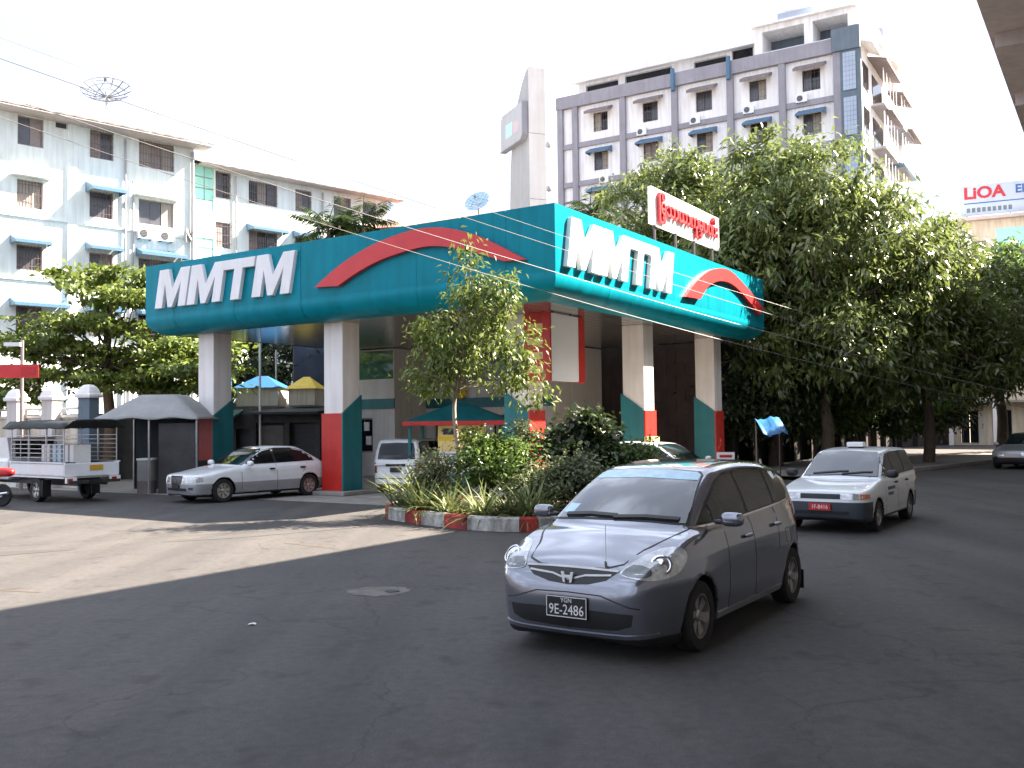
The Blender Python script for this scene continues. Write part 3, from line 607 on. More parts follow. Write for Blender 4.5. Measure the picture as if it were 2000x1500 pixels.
def arch(par, outer, inner, mk, d, steps):
    o_ = catmull(outer, 8, False); i_ = catmull(inner, 8, False)
    if steps:                                            # toothed lower-left end
        pass
    pts = [mk(x, z) for x, z in o_] + [mk(x, z) for x, z in i_[::-1]]
    mb = MB(); N = len(o_)
    for k in range(N - 1): mb.prism([mk(*o_[k]), mk(*o_[k + 1]), mk(*i_[k + 1]), mk(*i_[k])], d)
    o = mb.build('arch', 'arch', par)
    bm = bmesh.new(); bm.from_mesh(o.data); bmesh.ops.remove_doubles(bm, verts=bm.verts, dist=1e-4)
    seen = {}
    for f_ in bm.faces: seen.setdefault(tuple(round(c, 4) for c in f_.calc_center_median()), []).append(f_)
    bmesh.ops.delete(bm, geom=[f_ for v in seen.values() if len(v) > 1 for f_ in v], context='FACES'); bmesh.ops.recalc_face_normals(bm, faces=bm.faces); bm.to_mesh(o.data); bm.free()
    return o
arch(ca, [(-7.62, 5.80), (-6.55, 6.38), (-5.2, 6.82), (-3.7, 6.98), (-2.3, 6.66), (-.75, 5.86)], [(-6.75, 5.76), (-5.95, 6.1), (-5.0, 6.36), (-3.7, 6.5), (-2.6, 6.3), (-1.35, 5.88)], lambda x, z: (x, -.13, z), (0, .129, 0), True)
arch(ca, [(7.6, 5.72), (8.6, 6.35), (9.9, 6.83), (11.4, 7.0), (13.0, 6.66), (15.0, 6.05)], [(8.75, 5.76), (9.4, 6.2), (10.3, 6.5), (11.4, 6.58), (12.6, 6.38), (14.5, 5.78)], lambda x, z: (.13, x, z), (-.129, 0, 0), True)
# rooftop sign with red script
rs = thing('rooftop_sign', 'white signboard with red script on posts above the canopy', 'sign', S(-1.0, 7.7, 6.85), SROT + math.pi / 2)
boxo('panel', (0, 5.85, 0, .12, 1.25, 2.42), 'signwhite', rs, bevel=.01)
for x in (.35, 2.0, 3.6, 5.3): boxo('post', (x - .05, x + .05, .04, .1, 0, 1.25), 'darksteel', rs)
FS = Matrix.Rotation(math.pi / 2, 4, 'X')
text_mesh('\u103c\u1019\u102d\u102f\u1037\u101e\u102c\u101a\u102c\u1000\u102f\u1019\u1039\u1015\u100f\u102e\u1038', .88, .05, 'lettering', 'redprint', rs, Matrix.Translation((2.95, -.06, 1.82)) @ FS, fit=(5.1, .98), bold=.018)
# hanging light box at the front corner
sg = thing('light_box_sign', 'white light box sign with red borders hanging at the canopy corner', 'sign', S(-1.62, 2.5, 0), SROT)
boxo('panel', (-.14, 0, 0.0, 1.52, 3.10, 4.90), 'signwhite', sg)
boxo('border', (-.16, .02, 1.521, 1.85, 3.08, 4.92), 'red', sg); boxo('border', (-.78, .02, -.08, -.001, 3.08, 4.92), 'red', sg)
for i in range(4): boxo('print', (-.66, -.2, -.088, -.081, 3.3 + i * .38, 3.48 + i * .38), 'paleyellow', sg)
for y in (.2, 1.2): boxo('hanger', (-.09, -.05, y - .02, y + .02, 4.9, ZS + .03), 'darksteel', sg)

# ------------------------------------------------------------------ station shop and wall at the back
sh = thing('station_shop', 'white station shop with a teal band and dark glass under the canopy', 'shop', CC, SROT)
ops = [(-14.6, -13.3, .9, 2.2)]
mb = MB(); wall_open(mb, -15.0, -12.4, 0, 4.9, [(-14.5, -13.5, .9, 2.25), (-14.95, -12.45, 3.75, 4.85)], y=9.0, depth=.15); mb.face([(-12.4, 9, 0), (-12.4, 11, 0), (-12.4, 11, 4.9), (-12.4, 9, 4.9)]); mb.face([(-15, 15, 0), (-15, 9, 0), (-15, 9, 4.9), (-15, 15, 4.9)]); mb.build('wall', 'white', sh, fix=False)
boxo('upper_glass', (-14.95, -12.45, 9.1, 9.13, 3.75, 4.85), 'greenglass', sh)
o = window(sh, -14.5, -13.5, .9, 2.25, y=.05, nsplit=2, grille=False); o.location.y = 9.0
for (x, z) in ((-14.35, 1.7), (-13.95, 1.75), (-13.85, 1.2)): boxo('notice', (x, x + .26, 9.0, 9.045, z, z + .34), 'print', sh)
boxo('band', (-15.02, -12.38, 8.94, 8.998, 2.6, 2.98), 'tealflat', sh)
mb = MB(); wall_open(mb, -12.4, -6.6, 0, 4.9, [(-12.2, -6.9, 3.6, 4.8), (-12.0, -9.6, .1, 2.3), (-9.2, -7.0, .1, 2.3)], y=11.0, depth=.2); mb.face([(-6.6, 11, 0), (-6.6, 15, 0), (-6.6, 15, 4.9), (-6.6, 11, 4.9)]); mb.build('wall', 'white', sh, fix=False)
boxo('upper_glass', (-12.2, -6.9, 11.1, 11.13, 3.6, 4.8), 'glass', sh)
for a, b in ((-12.0, -9.6), (-9.2, -7.0)): boxo('shop_door', (a, b, 11.1, 11.13, .1, 2.3), 'glass', sh)
boxo('band', (-12.39, -6.55, 10.93, 10.998, 2.6, 2.98), 'tealflat', sh)
mb = MB(); mb.lathe([(.02, 2.92), (.16, 3.0), (.21, 3.2), (.2, 3.45), (.12, 3.62), (.03, 3.68)], 14, (-10.6, 10.85, 0)); o = mb.build('shell_emblem', 'yellow', sh, True)
bwl = thing('brick_wall', 'dark brown side wall behind the right hand columns', 'wall', CC, SROT)
boxo('wall', (-16.5, -2.2, 16.3, 16.6, 0, 6.2), 'brown', bwl)  # stretched left and raised to block light from behind the canopy
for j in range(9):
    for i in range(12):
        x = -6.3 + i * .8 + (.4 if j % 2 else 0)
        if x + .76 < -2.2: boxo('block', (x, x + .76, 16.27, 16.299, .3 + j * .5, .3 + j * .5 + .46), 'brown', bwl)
# pump kiosk: teal hip roof with red edge, price board and pump
kx, ky = -4.3, 4.6
ki = thing('pump_kiosk', 'pump island kiosk with a teal hipped roof and red edge', 'kiosk', S(-5.3, 3.5), SROT + .42)
e = [(-1.5, -.9, 2.06), (1.5, -.9, 2.06), (1.5, .9, 2.06), (-1.5, .9, 2.06)]; r1, r2 = (-.15, 0, 2.6), (.15, 0, 2.6)
mb = MB(); mb.face([e[0], e[1], r2, r1]); mb.face([e[1], e[2], r2]); mb.face([e[2], e[3], r1, r2]); mb.face([e[3], e[0], r1]); mb.face(e[::-1]); mb.build('roof', 'tealflat', ki)
for q in ((-1.52, 1.52, -.93, -.9, 1.94, 2.06), (-1.52, 1.52, .9, .93, 1.94, 2.06), (-1.53, -1.5, -.9, .9, 1.94, 2.06), (1.5, 1.53, -.9, .9, 1.94, 2.06)): boxo('roof_edge', q, 'red', ki)
for x in (-1.35, 1.35):
    for y in (-.75, .75): boxo('post', (x - .04, x + .04, y - .04, y + .04, .15, 2.0), 'tealflat', ki)
boxo('island', (-1.8, 1.8, -.7, .7, .006, .15), 'concrete', ki, bevel=.03)
pu = thing('fuel_pump', 'fuel pump with a yellow and orange head panel and teal base', 'fuel pump', local_to_world(S(-5.3, 3.5), SROT + .42, (.0, -.35, .15)), SROT + .42)
boxo('base', (-.55, .75, -.25, .25, 0, .42), 'tealflat', pu); boxo('lower_band', (-.55, .75, -.26, .26, .421, .62), 'print', pu); boxo('body', (-.52, .72, -.24, .24, .621, 1.05), 'signwhite', pu); boxo('head', (-.55, .75, -.27, .27, 1.051, 1.78), 'paleyellow', pu)
boxo('stripe', (-.56, .76, -.28, -.271, 1.35, 1.47), 'yellow', pu); boxo('display', (-.4, .0, -.28, -.271, 1.52, 1.7), 'plateblack', pu)
for i in range(4): boxo('dial_print', (-.42, .2, -.248, -.241, .68 + i * .09, .71 + i * .09), 'bluegrey', pu)
MB().tube([(.76, 0, 1.2), (.95, -.1, 1.0), (.98, -.1, .5), (.82, -.05, .35), (.8, 0, .9)], .025, 6).build('hose', 'rubber', pu, True)

# ------------------------------------------------------------------ left: low shops, stall, wall, gate pillars
ls = thing('low_shops', 'dark row of low shops with a teal sheet roof behind the white sedan', 'shop', (-13.2, 36.5, 0), -.12)
ops = [(.4, 2.3, 0, 2.0), (2.7, 3.3, .8, 1.9), (3.5, 4.6, 0, 2.1), (4.8, 5.8, 0, 2.1)]
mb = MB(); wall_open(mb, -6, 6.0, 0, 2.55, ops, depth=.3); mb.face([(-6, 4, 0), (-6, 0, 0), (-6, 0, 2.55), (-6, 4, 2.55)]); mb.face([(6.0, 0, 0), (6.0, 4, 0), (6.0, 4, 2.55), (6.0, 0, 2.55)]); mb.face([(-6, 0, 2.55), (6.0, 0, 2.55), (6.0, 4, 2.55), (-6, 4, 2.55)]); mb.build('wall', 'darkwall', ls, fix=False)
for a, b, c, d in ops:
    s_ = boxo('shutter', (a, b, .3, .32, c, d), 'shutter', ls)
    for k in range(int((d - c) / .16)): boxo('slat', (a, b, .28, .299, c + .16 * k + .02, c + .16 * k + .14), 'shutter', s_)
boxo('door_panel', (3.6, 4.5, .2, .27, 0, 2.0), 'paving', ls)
mb = MB(); mb.prism([(.2, -1.5, 2.12), (.2, -1.5, 2.2), (.2, .0, 2.62), (.2, .0, 2.54)], (2.8, 0, 0)); mb.build('sheet_roof', 'tealflat', ls)
mb = MB(); mb.prism([(3.3, -.8, 2.42), (3.3, -.8, 2.5), (3.3, 3.8, 2.78), (3.3, 3.8, 2.7)], (2.9, 0, 0)); mb.build('sheet_roof', 'darktarp', ls)
def cabin(name, label, loc, w_, d, h, roof, wall):
    t = thing(name, label, 'cabin', loc, -.12)
    boxo('wall', (0, w_, 0, d, 0, h), wall, t)
    for i in range(int(w_ / .3)): boxo('board', (i * w_ / int(w_ / .3) + .01, (i + 1) * w_ / int(w_ / .3) - .01, -.02, -.001, .02, h - .02), wall, t)
    mb = MB(); e = [(-.12, -.15, h), (w_ + .12, -.15, h), (w_ + .12, d + .15, h), (-.12, d + .15, h)]; r1, r2 = (w_ * .38, d / 2, h + .5), (w_ * .62, d / 2, h + .5)
    mb.face([e[0], e[1], r2, r1]); mb.face([e[1], e[2], r2]); mb.face([e[2], e[3], r1, r2]); mb.face([e[3], e[0], r1]); mb.face(e[::-1]); mb.build('roof', roof, t); return t
cabin('roof_cabin', 'small white cabin with a blue roof on the low shop roof', (-11.2, 38.6, 2.79), 1.75, 1.2, .75, 'blueroof', 'white')
cabin('roof_cabin', 'small patterned cabin with a yellow roof beside the second column', (-9.0, 38.3, 2.79), 1.1, 1.1, .68, 'yellow', 'cream')
bs = thing('blue_sign', 'blue board with white marks on the low shop roof', 'sign', (-11.75, 38.4, 2.79), -.12)
boxo('panel', (0, .42, 0, .06, 0, 1.2), 'blueroof', bs)
for z in (.25, .55, .85): boxo('mark', (.1, .32, -.01, -.001, z, z + .12), 'print', bs)
for i, (x, y, h, m) in enumerate(((-11.55, 36.2, 5.3, 'steel'), (-11.2, 37.2, 5.3, 'steel'), (-9.55, 36.0, 5.2, 'signwhite'), (-10.3, 41.5, 5.3, 'steel'))):
    o = MB().tube([(x, y, 0), (x, y, h)], .045, 8).build('pole', m, None, True)
    tag(o, ('thin grey pole right of the first canopy column', 'thin grey pole, second right of the first canopy column', 'white pole before the blue roofed cabin', 'thin grey pole rising behind the blue roofed cabin')[i], 'pole')
tp = MB()
for i in range(10):
    for j in range(6):
        def q(i, j): return (-9.7 + .27 * i, 42.2 + .05 * math.sin(i * 1.3), 3.0 + .42 * j - (.02 * (i - 5) ** 2 if j == 5 else 0) + 0 * j)
        tp.face([q(i, j), q(i + 1, j), q(i + 1, j + 1), q(i, j + 1)])
o = tp.build('dark_tarp', 'navytarp', None, True, fix=False); tag(o, 'dark navy tarpaulin hanging behind the yellow roofed cabin', 'tarpaulin')
sdm = o.modifiers.new('thick', 'SOLIDIFY'); sdm.thickness = .02
for x in (-9.7, -7.0): MB().tube([(x, 42.25, 0), (x, 42.25, 5.6)], .04, 6).build('tarp_pole', 'darksteel', o, True)
# tarp stall
tsl = thing('market_stall', 'open stall with a grey tarpaulin hip roof beside the truck', 'stall', (-12.3, 28.6, 0), -.05)
mb = MB(); n = 12
e0 = [(-.2, -.2), (3.0, -.2), (3.0, 2.4), (-.2, 2.4)]
def rz_(x, y):
    d = min(x + .2, 3.0 - x, (y + .2) * 1.2, (2.4 - y) * 1.2); return 2.25 + min(.74, d * .72) - .03 * math.sin(x * 5) * (d < .3)
for i in range(n * 2):
    for j in range(n * 2):
        xs = [-.2 + 3.2 * k / (2 * n) for k in (i, i + 1)]; ys = [-.2 + 2.6 * k / (2 * n) for k in (j, j + 1)]
        mb.face([(xs[0], ys[0], rz_(xs[0], ys[0])), (xs[1], ys[0], rz_(xs[1], ys[0])), (xs[1], ys[1], rz_(xs[1], ys[1])), (xs[0], ys[1], rz_(xs[0], ys[1]))])
o = mb.build('tarpaulin', 'tarp', tsl, True); sd = o.modifiers.new('thick', 'SOLIDIFY'); sd.thickness = .02
for x, y in ((-.1, -.1), (1.45, -.1), (2.9, -.1), (-.1, 2.3), (2.9, 2.3)): MB().tube([(x, y, 0), (x, y, 2.27)], .03, 6).build('post', 'steel', tsl, True)
boxo('back_panel', (-.1, 2.9, 2.32, 2.36, 0, 2.25), 'darktarp', tsl); boxo('counter', (1.9, 2.8, .3, 1.0, .0, .95), 'darkwall', tsl); boxo('side_panel', (1.7, 2.9, .0, .04, 0, 2.1), 'darkwall', tsl)
ib = thing('ice_box', 'pale grey and brown box standing under the edge of the grey stall', 'box', (-11.05, 28.75, 0), -.05)
boxo('body', (-.2, .22, -.2, .2, 0, .38), 'browncan', ib); boxo('upper_body', (-.2, .22, -.2, .2, .381, 1.0), 'tarp', ib); boxo('lid', (-.22, .24, -.22, .22, 1.001, 1.06), 'print', ib)
# gate pillars and boundary wall
gl = ['white capped gate pillar at the far left, cut by the red sign post', 'white capped pillar in the sun, second from the left edge', 'dark grey pillar with a grey cap above the truck roof']
for (x, y, m, cm, lab) in ((-17.2, 33.0, 'white', 'signwhite', gl[0]), (-15.5, 32.0, 'white', 'signwhite', gl[1]), (-13.5, 30.3, 'bluegrey', 'colwhite', gl[2])):
    t = thing('gate_pillar', lab, 'pillar', (x, y, 0), -.3, 'gate pillars')
    boxo('shaft', (-.22, .22, -.22, .22, 0, 2.95), m, t)
    mb = MB(); mb.lathe([(.40, 2.95), (.42, 3.0), (.42, 3.06), (.36, 3.08), (.33, 3.16), (.26, 3.28), (.15, 3.36), (.03, 3.38)], 4, (0, 0, 0)); o = mb.build('cap', cm, t); o.rotation_euler.z = math.pi / 4
bw = thing('boundary_wall', 'low grey boundary wall with a pale coping behind the truck', 'wall', (-23.5, 37.2, 0), -.55)
boxo('wall', (0, 11.3, 0, .2, 0, 2.35), 'cream', bw); boxo('coping', (0, 11.3, -.06, .26, 2.351, 2.45), 'white', bw); boxo('rail', (0, 11.3, .05, .12, 2.62, 2.7), 'pipe', bw)
for i in range(14): boxo('baluster', (.3 + i * .8, .36 + i * .8, .06, .11, 2.451, 2.619), 'pipe', bw)
bk = thing('boundary_wall', 'dark screen fence below the left tree behind the stall', 'wall', (-15, 41.0, 0), 0.05)
for i in range(16): boxo('panel', (i * 1.2 + .01, (i + 1) * 1.2 - .01, 0, .06, 0, 3.0), 'darkwall', bk)
rp_ = thing('red_sign', 'red sign board on a brown post at the far left', 'sign', (-16.1, 31.2, 0), .1)
MB().tube([(0, 0, 0), (0, 0, 4.9)], .06, 8).build('post', 'browncan', rp_, True); boxo('board', (-1.6, .55, -.08, -.061, 3.66, 4.1), 'arch', rp_); boxo('board_print', (.0, .45, -.09, -.081, 3.74, 4.02), 'platered', rp_); boxo('lamp', (-.5, .0, -.2, .05, 4.7, 4.82), 'signwhite', rp_)
# dark shops under the street trees
d2 = thing('tree_side_shops', 'dark shop row beyond the taxi van at the bend of the street', 'shop', (22.6, 60.5, 0), .79)
ops = [(.5 + 2.6 * i, 2.6 + 2.6 * i, 0, 2.5) for i in range(5)] + [(.8 + 2.6 * i, 2.2 + 2.6 * i, 3.4, 4.8) for i in range(5)]
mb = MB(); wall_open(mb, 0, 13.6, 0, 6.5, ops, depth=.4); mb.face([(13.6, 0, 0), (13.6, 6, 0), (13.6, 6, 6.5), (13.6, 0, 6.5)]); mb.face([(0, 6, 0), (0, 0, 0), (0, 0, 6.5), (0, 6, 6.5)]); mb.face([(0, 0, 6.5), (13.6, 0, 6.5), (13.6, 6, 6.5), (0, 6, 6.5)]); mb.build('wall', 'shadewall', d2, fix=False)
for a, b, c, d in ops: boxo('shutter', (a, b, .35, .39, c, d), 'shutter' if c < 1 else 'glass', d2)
dr = thing('tree_side_shops', 'dark brown shop row in deep shade behind the street trees', 'shop', S(-2.2, 17.2), SROT + math.pi / 2)
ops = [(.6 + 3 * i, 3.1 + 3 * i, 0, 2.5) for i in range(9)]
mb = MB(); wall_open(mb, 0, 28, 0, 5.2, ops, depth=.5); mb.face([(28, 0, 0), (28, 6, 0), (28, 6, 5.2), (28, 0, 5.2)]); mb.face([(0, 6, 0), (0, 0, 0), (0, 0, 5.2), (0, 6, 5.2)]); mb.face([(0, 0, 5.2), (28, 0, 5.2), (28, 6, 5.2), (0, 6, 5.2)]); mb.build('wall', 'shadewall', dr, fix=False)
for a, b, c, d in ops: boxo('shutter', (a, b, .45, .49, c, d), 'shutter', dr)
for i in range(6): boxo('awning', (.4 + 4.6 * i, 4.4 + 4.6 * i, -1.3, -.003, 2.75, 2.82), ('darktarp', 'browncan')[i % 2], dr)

# ------------------------------------------------------------------ vegetation
def leaf_mesh(name, C, D, N, L, Wd, m, parent):
    """C centres, D long axis, N facing normal (arrays), L length, Wd width: folded diamond leaves"""
    n = len(C); Sd = np.cross(D, N); Sd /= np.linalg.norm(Sd, axis=1, keepdims=True) + 1e-9
    L = np.broadcast_to(np.asarray(L, float).reshape(-1, 1), (n, 1)); Wd = np.broadcast_to(np.asarray(Wd, float).reshape(-1, 1), (n, 1))
    V = np.empty((n, 4, 3)); V[:, 0] = C - D * L * .5; V[:, 1] = C + Sd * Wd * .5 + N * Wd * .18 - D * L * .05; V[:, 2] = C + D * L * .5 - N * L * .12; V[:, 3] = C - Sd * Wd * .5 + N * Wd * .18 - D * L * .05
    F = np.arange(n * 4).reshape(n, 4)
    me = bpy.data.meshes.new(name); me.vertices.add(n * 4); me.vertices.foreach_set('co', V.reshape(-1)); me.loops.add(n * 4); me.loops.foreach_set('vertex_index', F.reshape(-1).astype(np.int32))
    me.polygons.add(n); me.polygons.foreach_set('loop_start', np.arange(0, n * 4, 4, dtype=np.int32)); me.polygons.foreach_set('loop_total', np.full(n, 4, dtype=np.int32))
    a = me.attributes.new('rnd', 'FLOAT', 'FACE'); a.data.foreach_set('value', RNG.random(n).astype(np.float32))
    me.update(calc_edges=True); me.materials.append(M[m]); return link(name, me, parent)
def unit(a): return a / (np.linalg.norm(a, axis=1, keepdims=True) + 1e-9)
def crown(parent, blobs, nclump, per, cr, leaf, wid, m, droop=.35, inner=.35, name='crown', flat=1., hole=.0):
    """blobs: (x,y,z,rx,ry,rz) local; clumps of leaves near the blob surfaces"""
    vol = np.array([b[3] * b[4] * b[5] for b in blobs]) ** .67; pick = RNG.choice(len(blobs), nclump, p=vol / vol.sum()); B = np.array(blobs)[pick]
    d = unit(RNG.normal(size=(nclump, 3))); r = np.where(RNG.random(nclump) < inner, RNG.uniform(.25, .8, nclump), RNG.uniform(.8, 1.06, nclump))[:, None]
    cc = B[:, :3] + d * r * B[:, 3:6]
    sz = RNG.uniform(.6, 1.35, nclump)
    C = np.repeat(cc, per, 0); dd = RNG.normal(size=(nclump * per, 3)) * np.repeat(sz, per)[:, None] * cr * np.array([1, 1, .65 * flat]); C = C + dd
    out = unit(np.repeat(d, per, 0) * .5 + unit(dd)); D = unit(out + RNG.normal(size=C.shape) * .6 + np.array([0, 0, -droop])); N = unit(np.array([0, 0, .9]) + np.repeat(d, per, 0) * .5 + RNG.normal(size=C.shape) * .55)
    L = leaf * RNG.uniform(.65, 1.3, len(C)); o = leaf_mesh(name, C, D, N, L, L * wid, m, parent); return o, cc
def trunk(parent, pts, rad, m='bark', name='trunk'):
    p = catmull(pts, 5, False); r = np.interp(np.linspace(0, 1, len(p)), np.linspace(0, 1, len(rad)), rad); return MB().tube([tuple(q) for q in p], list(r), 9).build(name, m, parent, True)
def limbs(parent, start, cc, k, r=.06, m='bark'):
    idx = RNG.choice(len(cc), k, replace=False); mb = MB()
    for i in idx:
        e = Vector(cc[i]); s_ = Vector(start) + Vector((0, 0, RNG.uniform(-.2, .25) * (e.z - start[2]))); mid = s_.lerp(e, .5) + Vector((RNG.normal() * .15, RNG.normal() * .15, RNG.uniform(.0, .3)))
        mb.tube([tuple(q) for q in catmull([tuple(s_), tuple(mid), tuple(e)], 4, False)], [r, r * .85, r * .75, r * .65, r * .55, r * .45, r * .35, r * .25, r * .12], 5)
    return mb.build('branch', m, parent, True)
def tree(name, label, loc, tr, rad, blobs, nclump, per, cr, leaf, wid, m, k=14, bark='bark', droop=.35, inner=.35, flat=1., group=None):
    t = thing(name, label, 'tree', loc, 0, group); trunk(t, tr, rad, bark); o, cc = crown(t, blobs, nclump, per, cr, leaf, wid, m, droop, inner, flat=flat); limbs(t, tr[-1], cc, k, rad[-1] * .7, bark); return t
# street trees on the right
G = 'street trees along the pavement'
tree('street_tree', 'broad olive green street tree, nearest one right of the canopy', S(1.1, 19.2), [(0, 0, 0), (.1, -.1, 1.6), (-.1, .1, 3.4), (.1, .2, 5.2)], [.3, .24, .2, .14],
     [(-1.0, .5, 8.8, 3.3, 3.0, 3.1), (2.0, .2, 8.2, 3.2, 2.8, 3.0), (.4, -.5, 11.0, 2.5, 2.2, 1.8), (-1.6, -.2, 6.0, 2.5, 2.0, 2.2), (2.6, .3, 5.2, 2.6, 2.2, 1.7), (.3, -.9, 5.2, 2.3, 2.0, 1.6), (4.0, .8, 7.4, 1.8, 2.0, 2.0), (-1.6, -.6, 4.2, 1.9, 1.5, 1.2), (.8, -1.2, 3.9, 2.0, 1.5, 1.0), (3.6, -.2, 3.8, 2.2, 1.6, 1.1)], 760, 40, .34, .36, .30, 'leafA', 40, droop=.9, group=G)
tree('street_tree', 'rounded street tree behind the white taxi van, middle of the row', S(4.1, 24), [(0, 0, 0), (.1, 0, 1.8), (-.1, .1, 3.6), (.1, .1, 5.0)], [.26, .2, .17, .12],
     [(-.6, .3, 7.8, 2.8, 2.8, 2.4), (1.6, .2, 6.6, 2.8, 2.6, 2.2), (-1.6, 0, 5.4, 2.4, 2.2, 1.6), (2.2, -.3, 4.6, 2.2, 2.0, 1.4), (.1, .1, 9.2, 1.6, 1.6, 1.2), (-1.5, -.4, 3.7, 2.0, 1.6, 1.0), (1.8, -.4, 3.4, 2.0, 1.6, .9)], 500, 40, .34, .36, .30, 'leafA', 30, droop=.5, group=G)
tree('street_tree', 'yellowish green street tree at the right edge of the photo', S(6.0, 33), [(0, 0, 0), (.1, 0, 2), (-.1, .1, 4.0), (.1, .1, 5.2)], [.24, .2, .16, .12],
     [(0, 0, 7.6, 3.2, 3.0, 2.6), (2.6, .3, 6.6, 3.0, 2.6, 2.2), (-1.8, 0, 6.0, 2.4, 2.2, 1.6), (1.2, 0, 9.2, 2.0, 1.8, 1.4), (3.6, -.2, 8.8, 2.2, 2.0, 1.8), (4.6, -.6, 6.4, 2.0, 1.8, 2.0), (3.0, -1.0, 4.6, 2.4, 1.8, 1.4), (-.5, -.6, 4.4, 2.2, 1.6, 1.0)], 520, 40, .36, .34, .34, 'leafD', 24, droop=.45, group=G)
tree('street_tree', 'farther thin trunked street tree between the far shop houses and the road', S(5.2, 40), [(0, 0, 0), (.1, 0, 2), (-.1, .1, 4.0), (.1, .1, 5.0)], [.22, .18, .15, .12],
     [(0, 0, 7.2, 3.0, 3.0, 2.4), (2.0, 0, 6.4, 2.6, 2.4, 2.0), (-2, 0, 6.0, 2.6, 2.4, 1.8)], 230, 48, .5, .3, .42, 'leafA', 18, group=G)
tree('broad_tree', 'tall olive tree rising behind the red script sign', S(-5.5, 21), [(0, 0, 0), (.1, 0, 2.5), (-.1, .1, 5.0), (.1, .1, 7.0)], [.3, .25, .2, .15],
     [(-1.2, 0, 11.2, 2.6, 2.6, 2.3), (1.6, 0, 10.8, 2.8, 2.6, 2.5), (.4, 0, 13.1, 2.0, 1.8, 1.2), (-.8, .5, 8.6, 3.2, 2.8, 2.2)], 400, 40, .38, .36, .32, 'leafA', 26, droop=.55)
tree('broad_tree', 'tall olive tree left of the street tree, over the canopy end', S(-1.0, 19.5), [(0, 0, 0), (.1, 0, 2.5), (-.1, .1, 5.0), (.1, .1, 7.0)], [.32, .26, .22, .16],
     [(0, 0, 10.2, 2.6, 2.4, 2.2), (1.4, .2, 8.4, 2.8, 2.4, 2.2), (-1.6, 0, 8.2, 2.4, 2.2, 1.8), (.4, 0, 12.7, 1.8, 1.5, 1.2), (1.0, -.4, 5.8, 2.4, 2.0, 1.6)], 440, 40, .38, .36, .32, 'leafA', 26, droop=.55)
for k, (x, y, h, m, lab) in enumerate(((-1.2, 17.6, 3.6, 'leafC', 'low dark bush tree beside the last canopy column'), (.2, 20.8, 3.3, 'leafD', 'low bush tree below the nearest street tree'), (1.0, 24.6, 3.6, 'leafC', 'low dark bush tree above the taxi van roof'), (1.8, 28.6, 3.4, 'leafD', 'low green bush tree right of the taxi van'), (2.8, 33.0, 3.4, 'leafC', 'low dark bush tree before the far shop row'))):
    tree('bush_tree', lab, S(x, y, .0), [(0, 0, 0), (.06, 0, .8), (-.05, .05, 1.5)], [.09, .07, .05], [(0, 0, h - 1.1, 1.7, 1.4, 1.2), (1.2, .1, h - .6, 1.3, 1.1, 1.0), (-1.2, 0, h - .7, 1.3, 1.1, 1.0), (.3, -.2, h, 1.2, 1.0, .8)], 120, 44, .3, .26, .42, m, 10, droop=.5, group='bush trees along the shop row')
tree('broad_tree', 'dark tree seen between the first two canopy columns', (-10.8, 44.5, 0), [(0, 0, 0), (.1, 0, 1.5), (-.1, 0, 3.5)], [.22, .18, .12], [(0, 0, 5.0, 2.6, 1.6, 1.8), (-2.0, 0, 4.6, 2.0, 1.5, 1.5), (2.2, 0, 5.2, 2.0, 1.5, 1.6), (.3, 0, 6.8, 2.4, 1.5, 1.3), (-1.2, 0, 3.4, 2.0, 1.4, 1.2), (3.2, 0, 4.0, 1.6, 1.3, 1.6)], 230, 40, .34, .32, .42, 'leafC', 16, droop=.4)
# left layered almond tree
t = thing('almond_tree', 'layered bright green almond tree in front of the left block', 'tree', (-15.3, 36.0, 0)); trunk(t, [(0, 0, 0), (.1, 0, 2), (-.1, 0, 4.5), (.1, 0, 7.0)], [.28, .22, .16, .06]); cs = []
for i, (x, z, rx) in enumerate(((-1.8, 4.0, 3.8), (1.6, 3.6, 3.2), (.6, 4.75, 4.4), (-3.4, 5.2, 2.4), (2.6, 5.1, 2.2), (-.6, 5.9, 3.6), (1.0, 6.9, 2.6), (-.9, 7.8, 1.6), (1.8, 7.7, 1.2), (-3.8, 3.2, 2.0), (3.2, 4.2, 2.2))):
    cs.append((x, RNG.uniform(-.6, .6), z, rx, 2.2, .34))
o, cc = crown(t, cs, 520, 40, .30, .27, .52, 'leafB', .15, .5, flat=.45); limbs(t, (0, 0, 4.2), cc, 34, .06)
# sapling on the island
sp_ = thing('young_tree', 'slender young tree with fine light foliage on the kerbed island', 'tree', (-1.2, 20.4, 0)); trunk(sp_, [(.02, 0, .2), (.05, 0, 1.2), (-.05, .02, 2.3), (.1, 0, 3.4), (.3, 0, 4.8), (.35, 0, 5.9)], [.06, .05, .045, .035, .02, .008], 'barkpale')
bl = [(.1, 0, 3.6, .8, .8, .75), (.95, 0, 3.55, .75, .7, .85), (-.35, .1, 3.05, .6, .6, .5), (.55, 0, 4.5, .75, .65, .65), (1.35, -.1, 3.0, .55, .5, .65), (.25, 0, 5.2, .35, .35, .45), (.95, 0, 4.9, .45, .45, .4), (.2, 0, 5.8, .2, .2, .3), (-.55, 0, 3.9, .35, .35, .3), (1.75, 0, 2.55, .3, .3, .4), (-.6, 0, 2.75, .4, .4, .3)]
o, cc = crown(sp_, bl, 205, 26, .17, .16, .32, 'leafB', .8, .5); limbs(sp_, (.0, 0, 2.7), cc, 30, .02, 'barkpale')
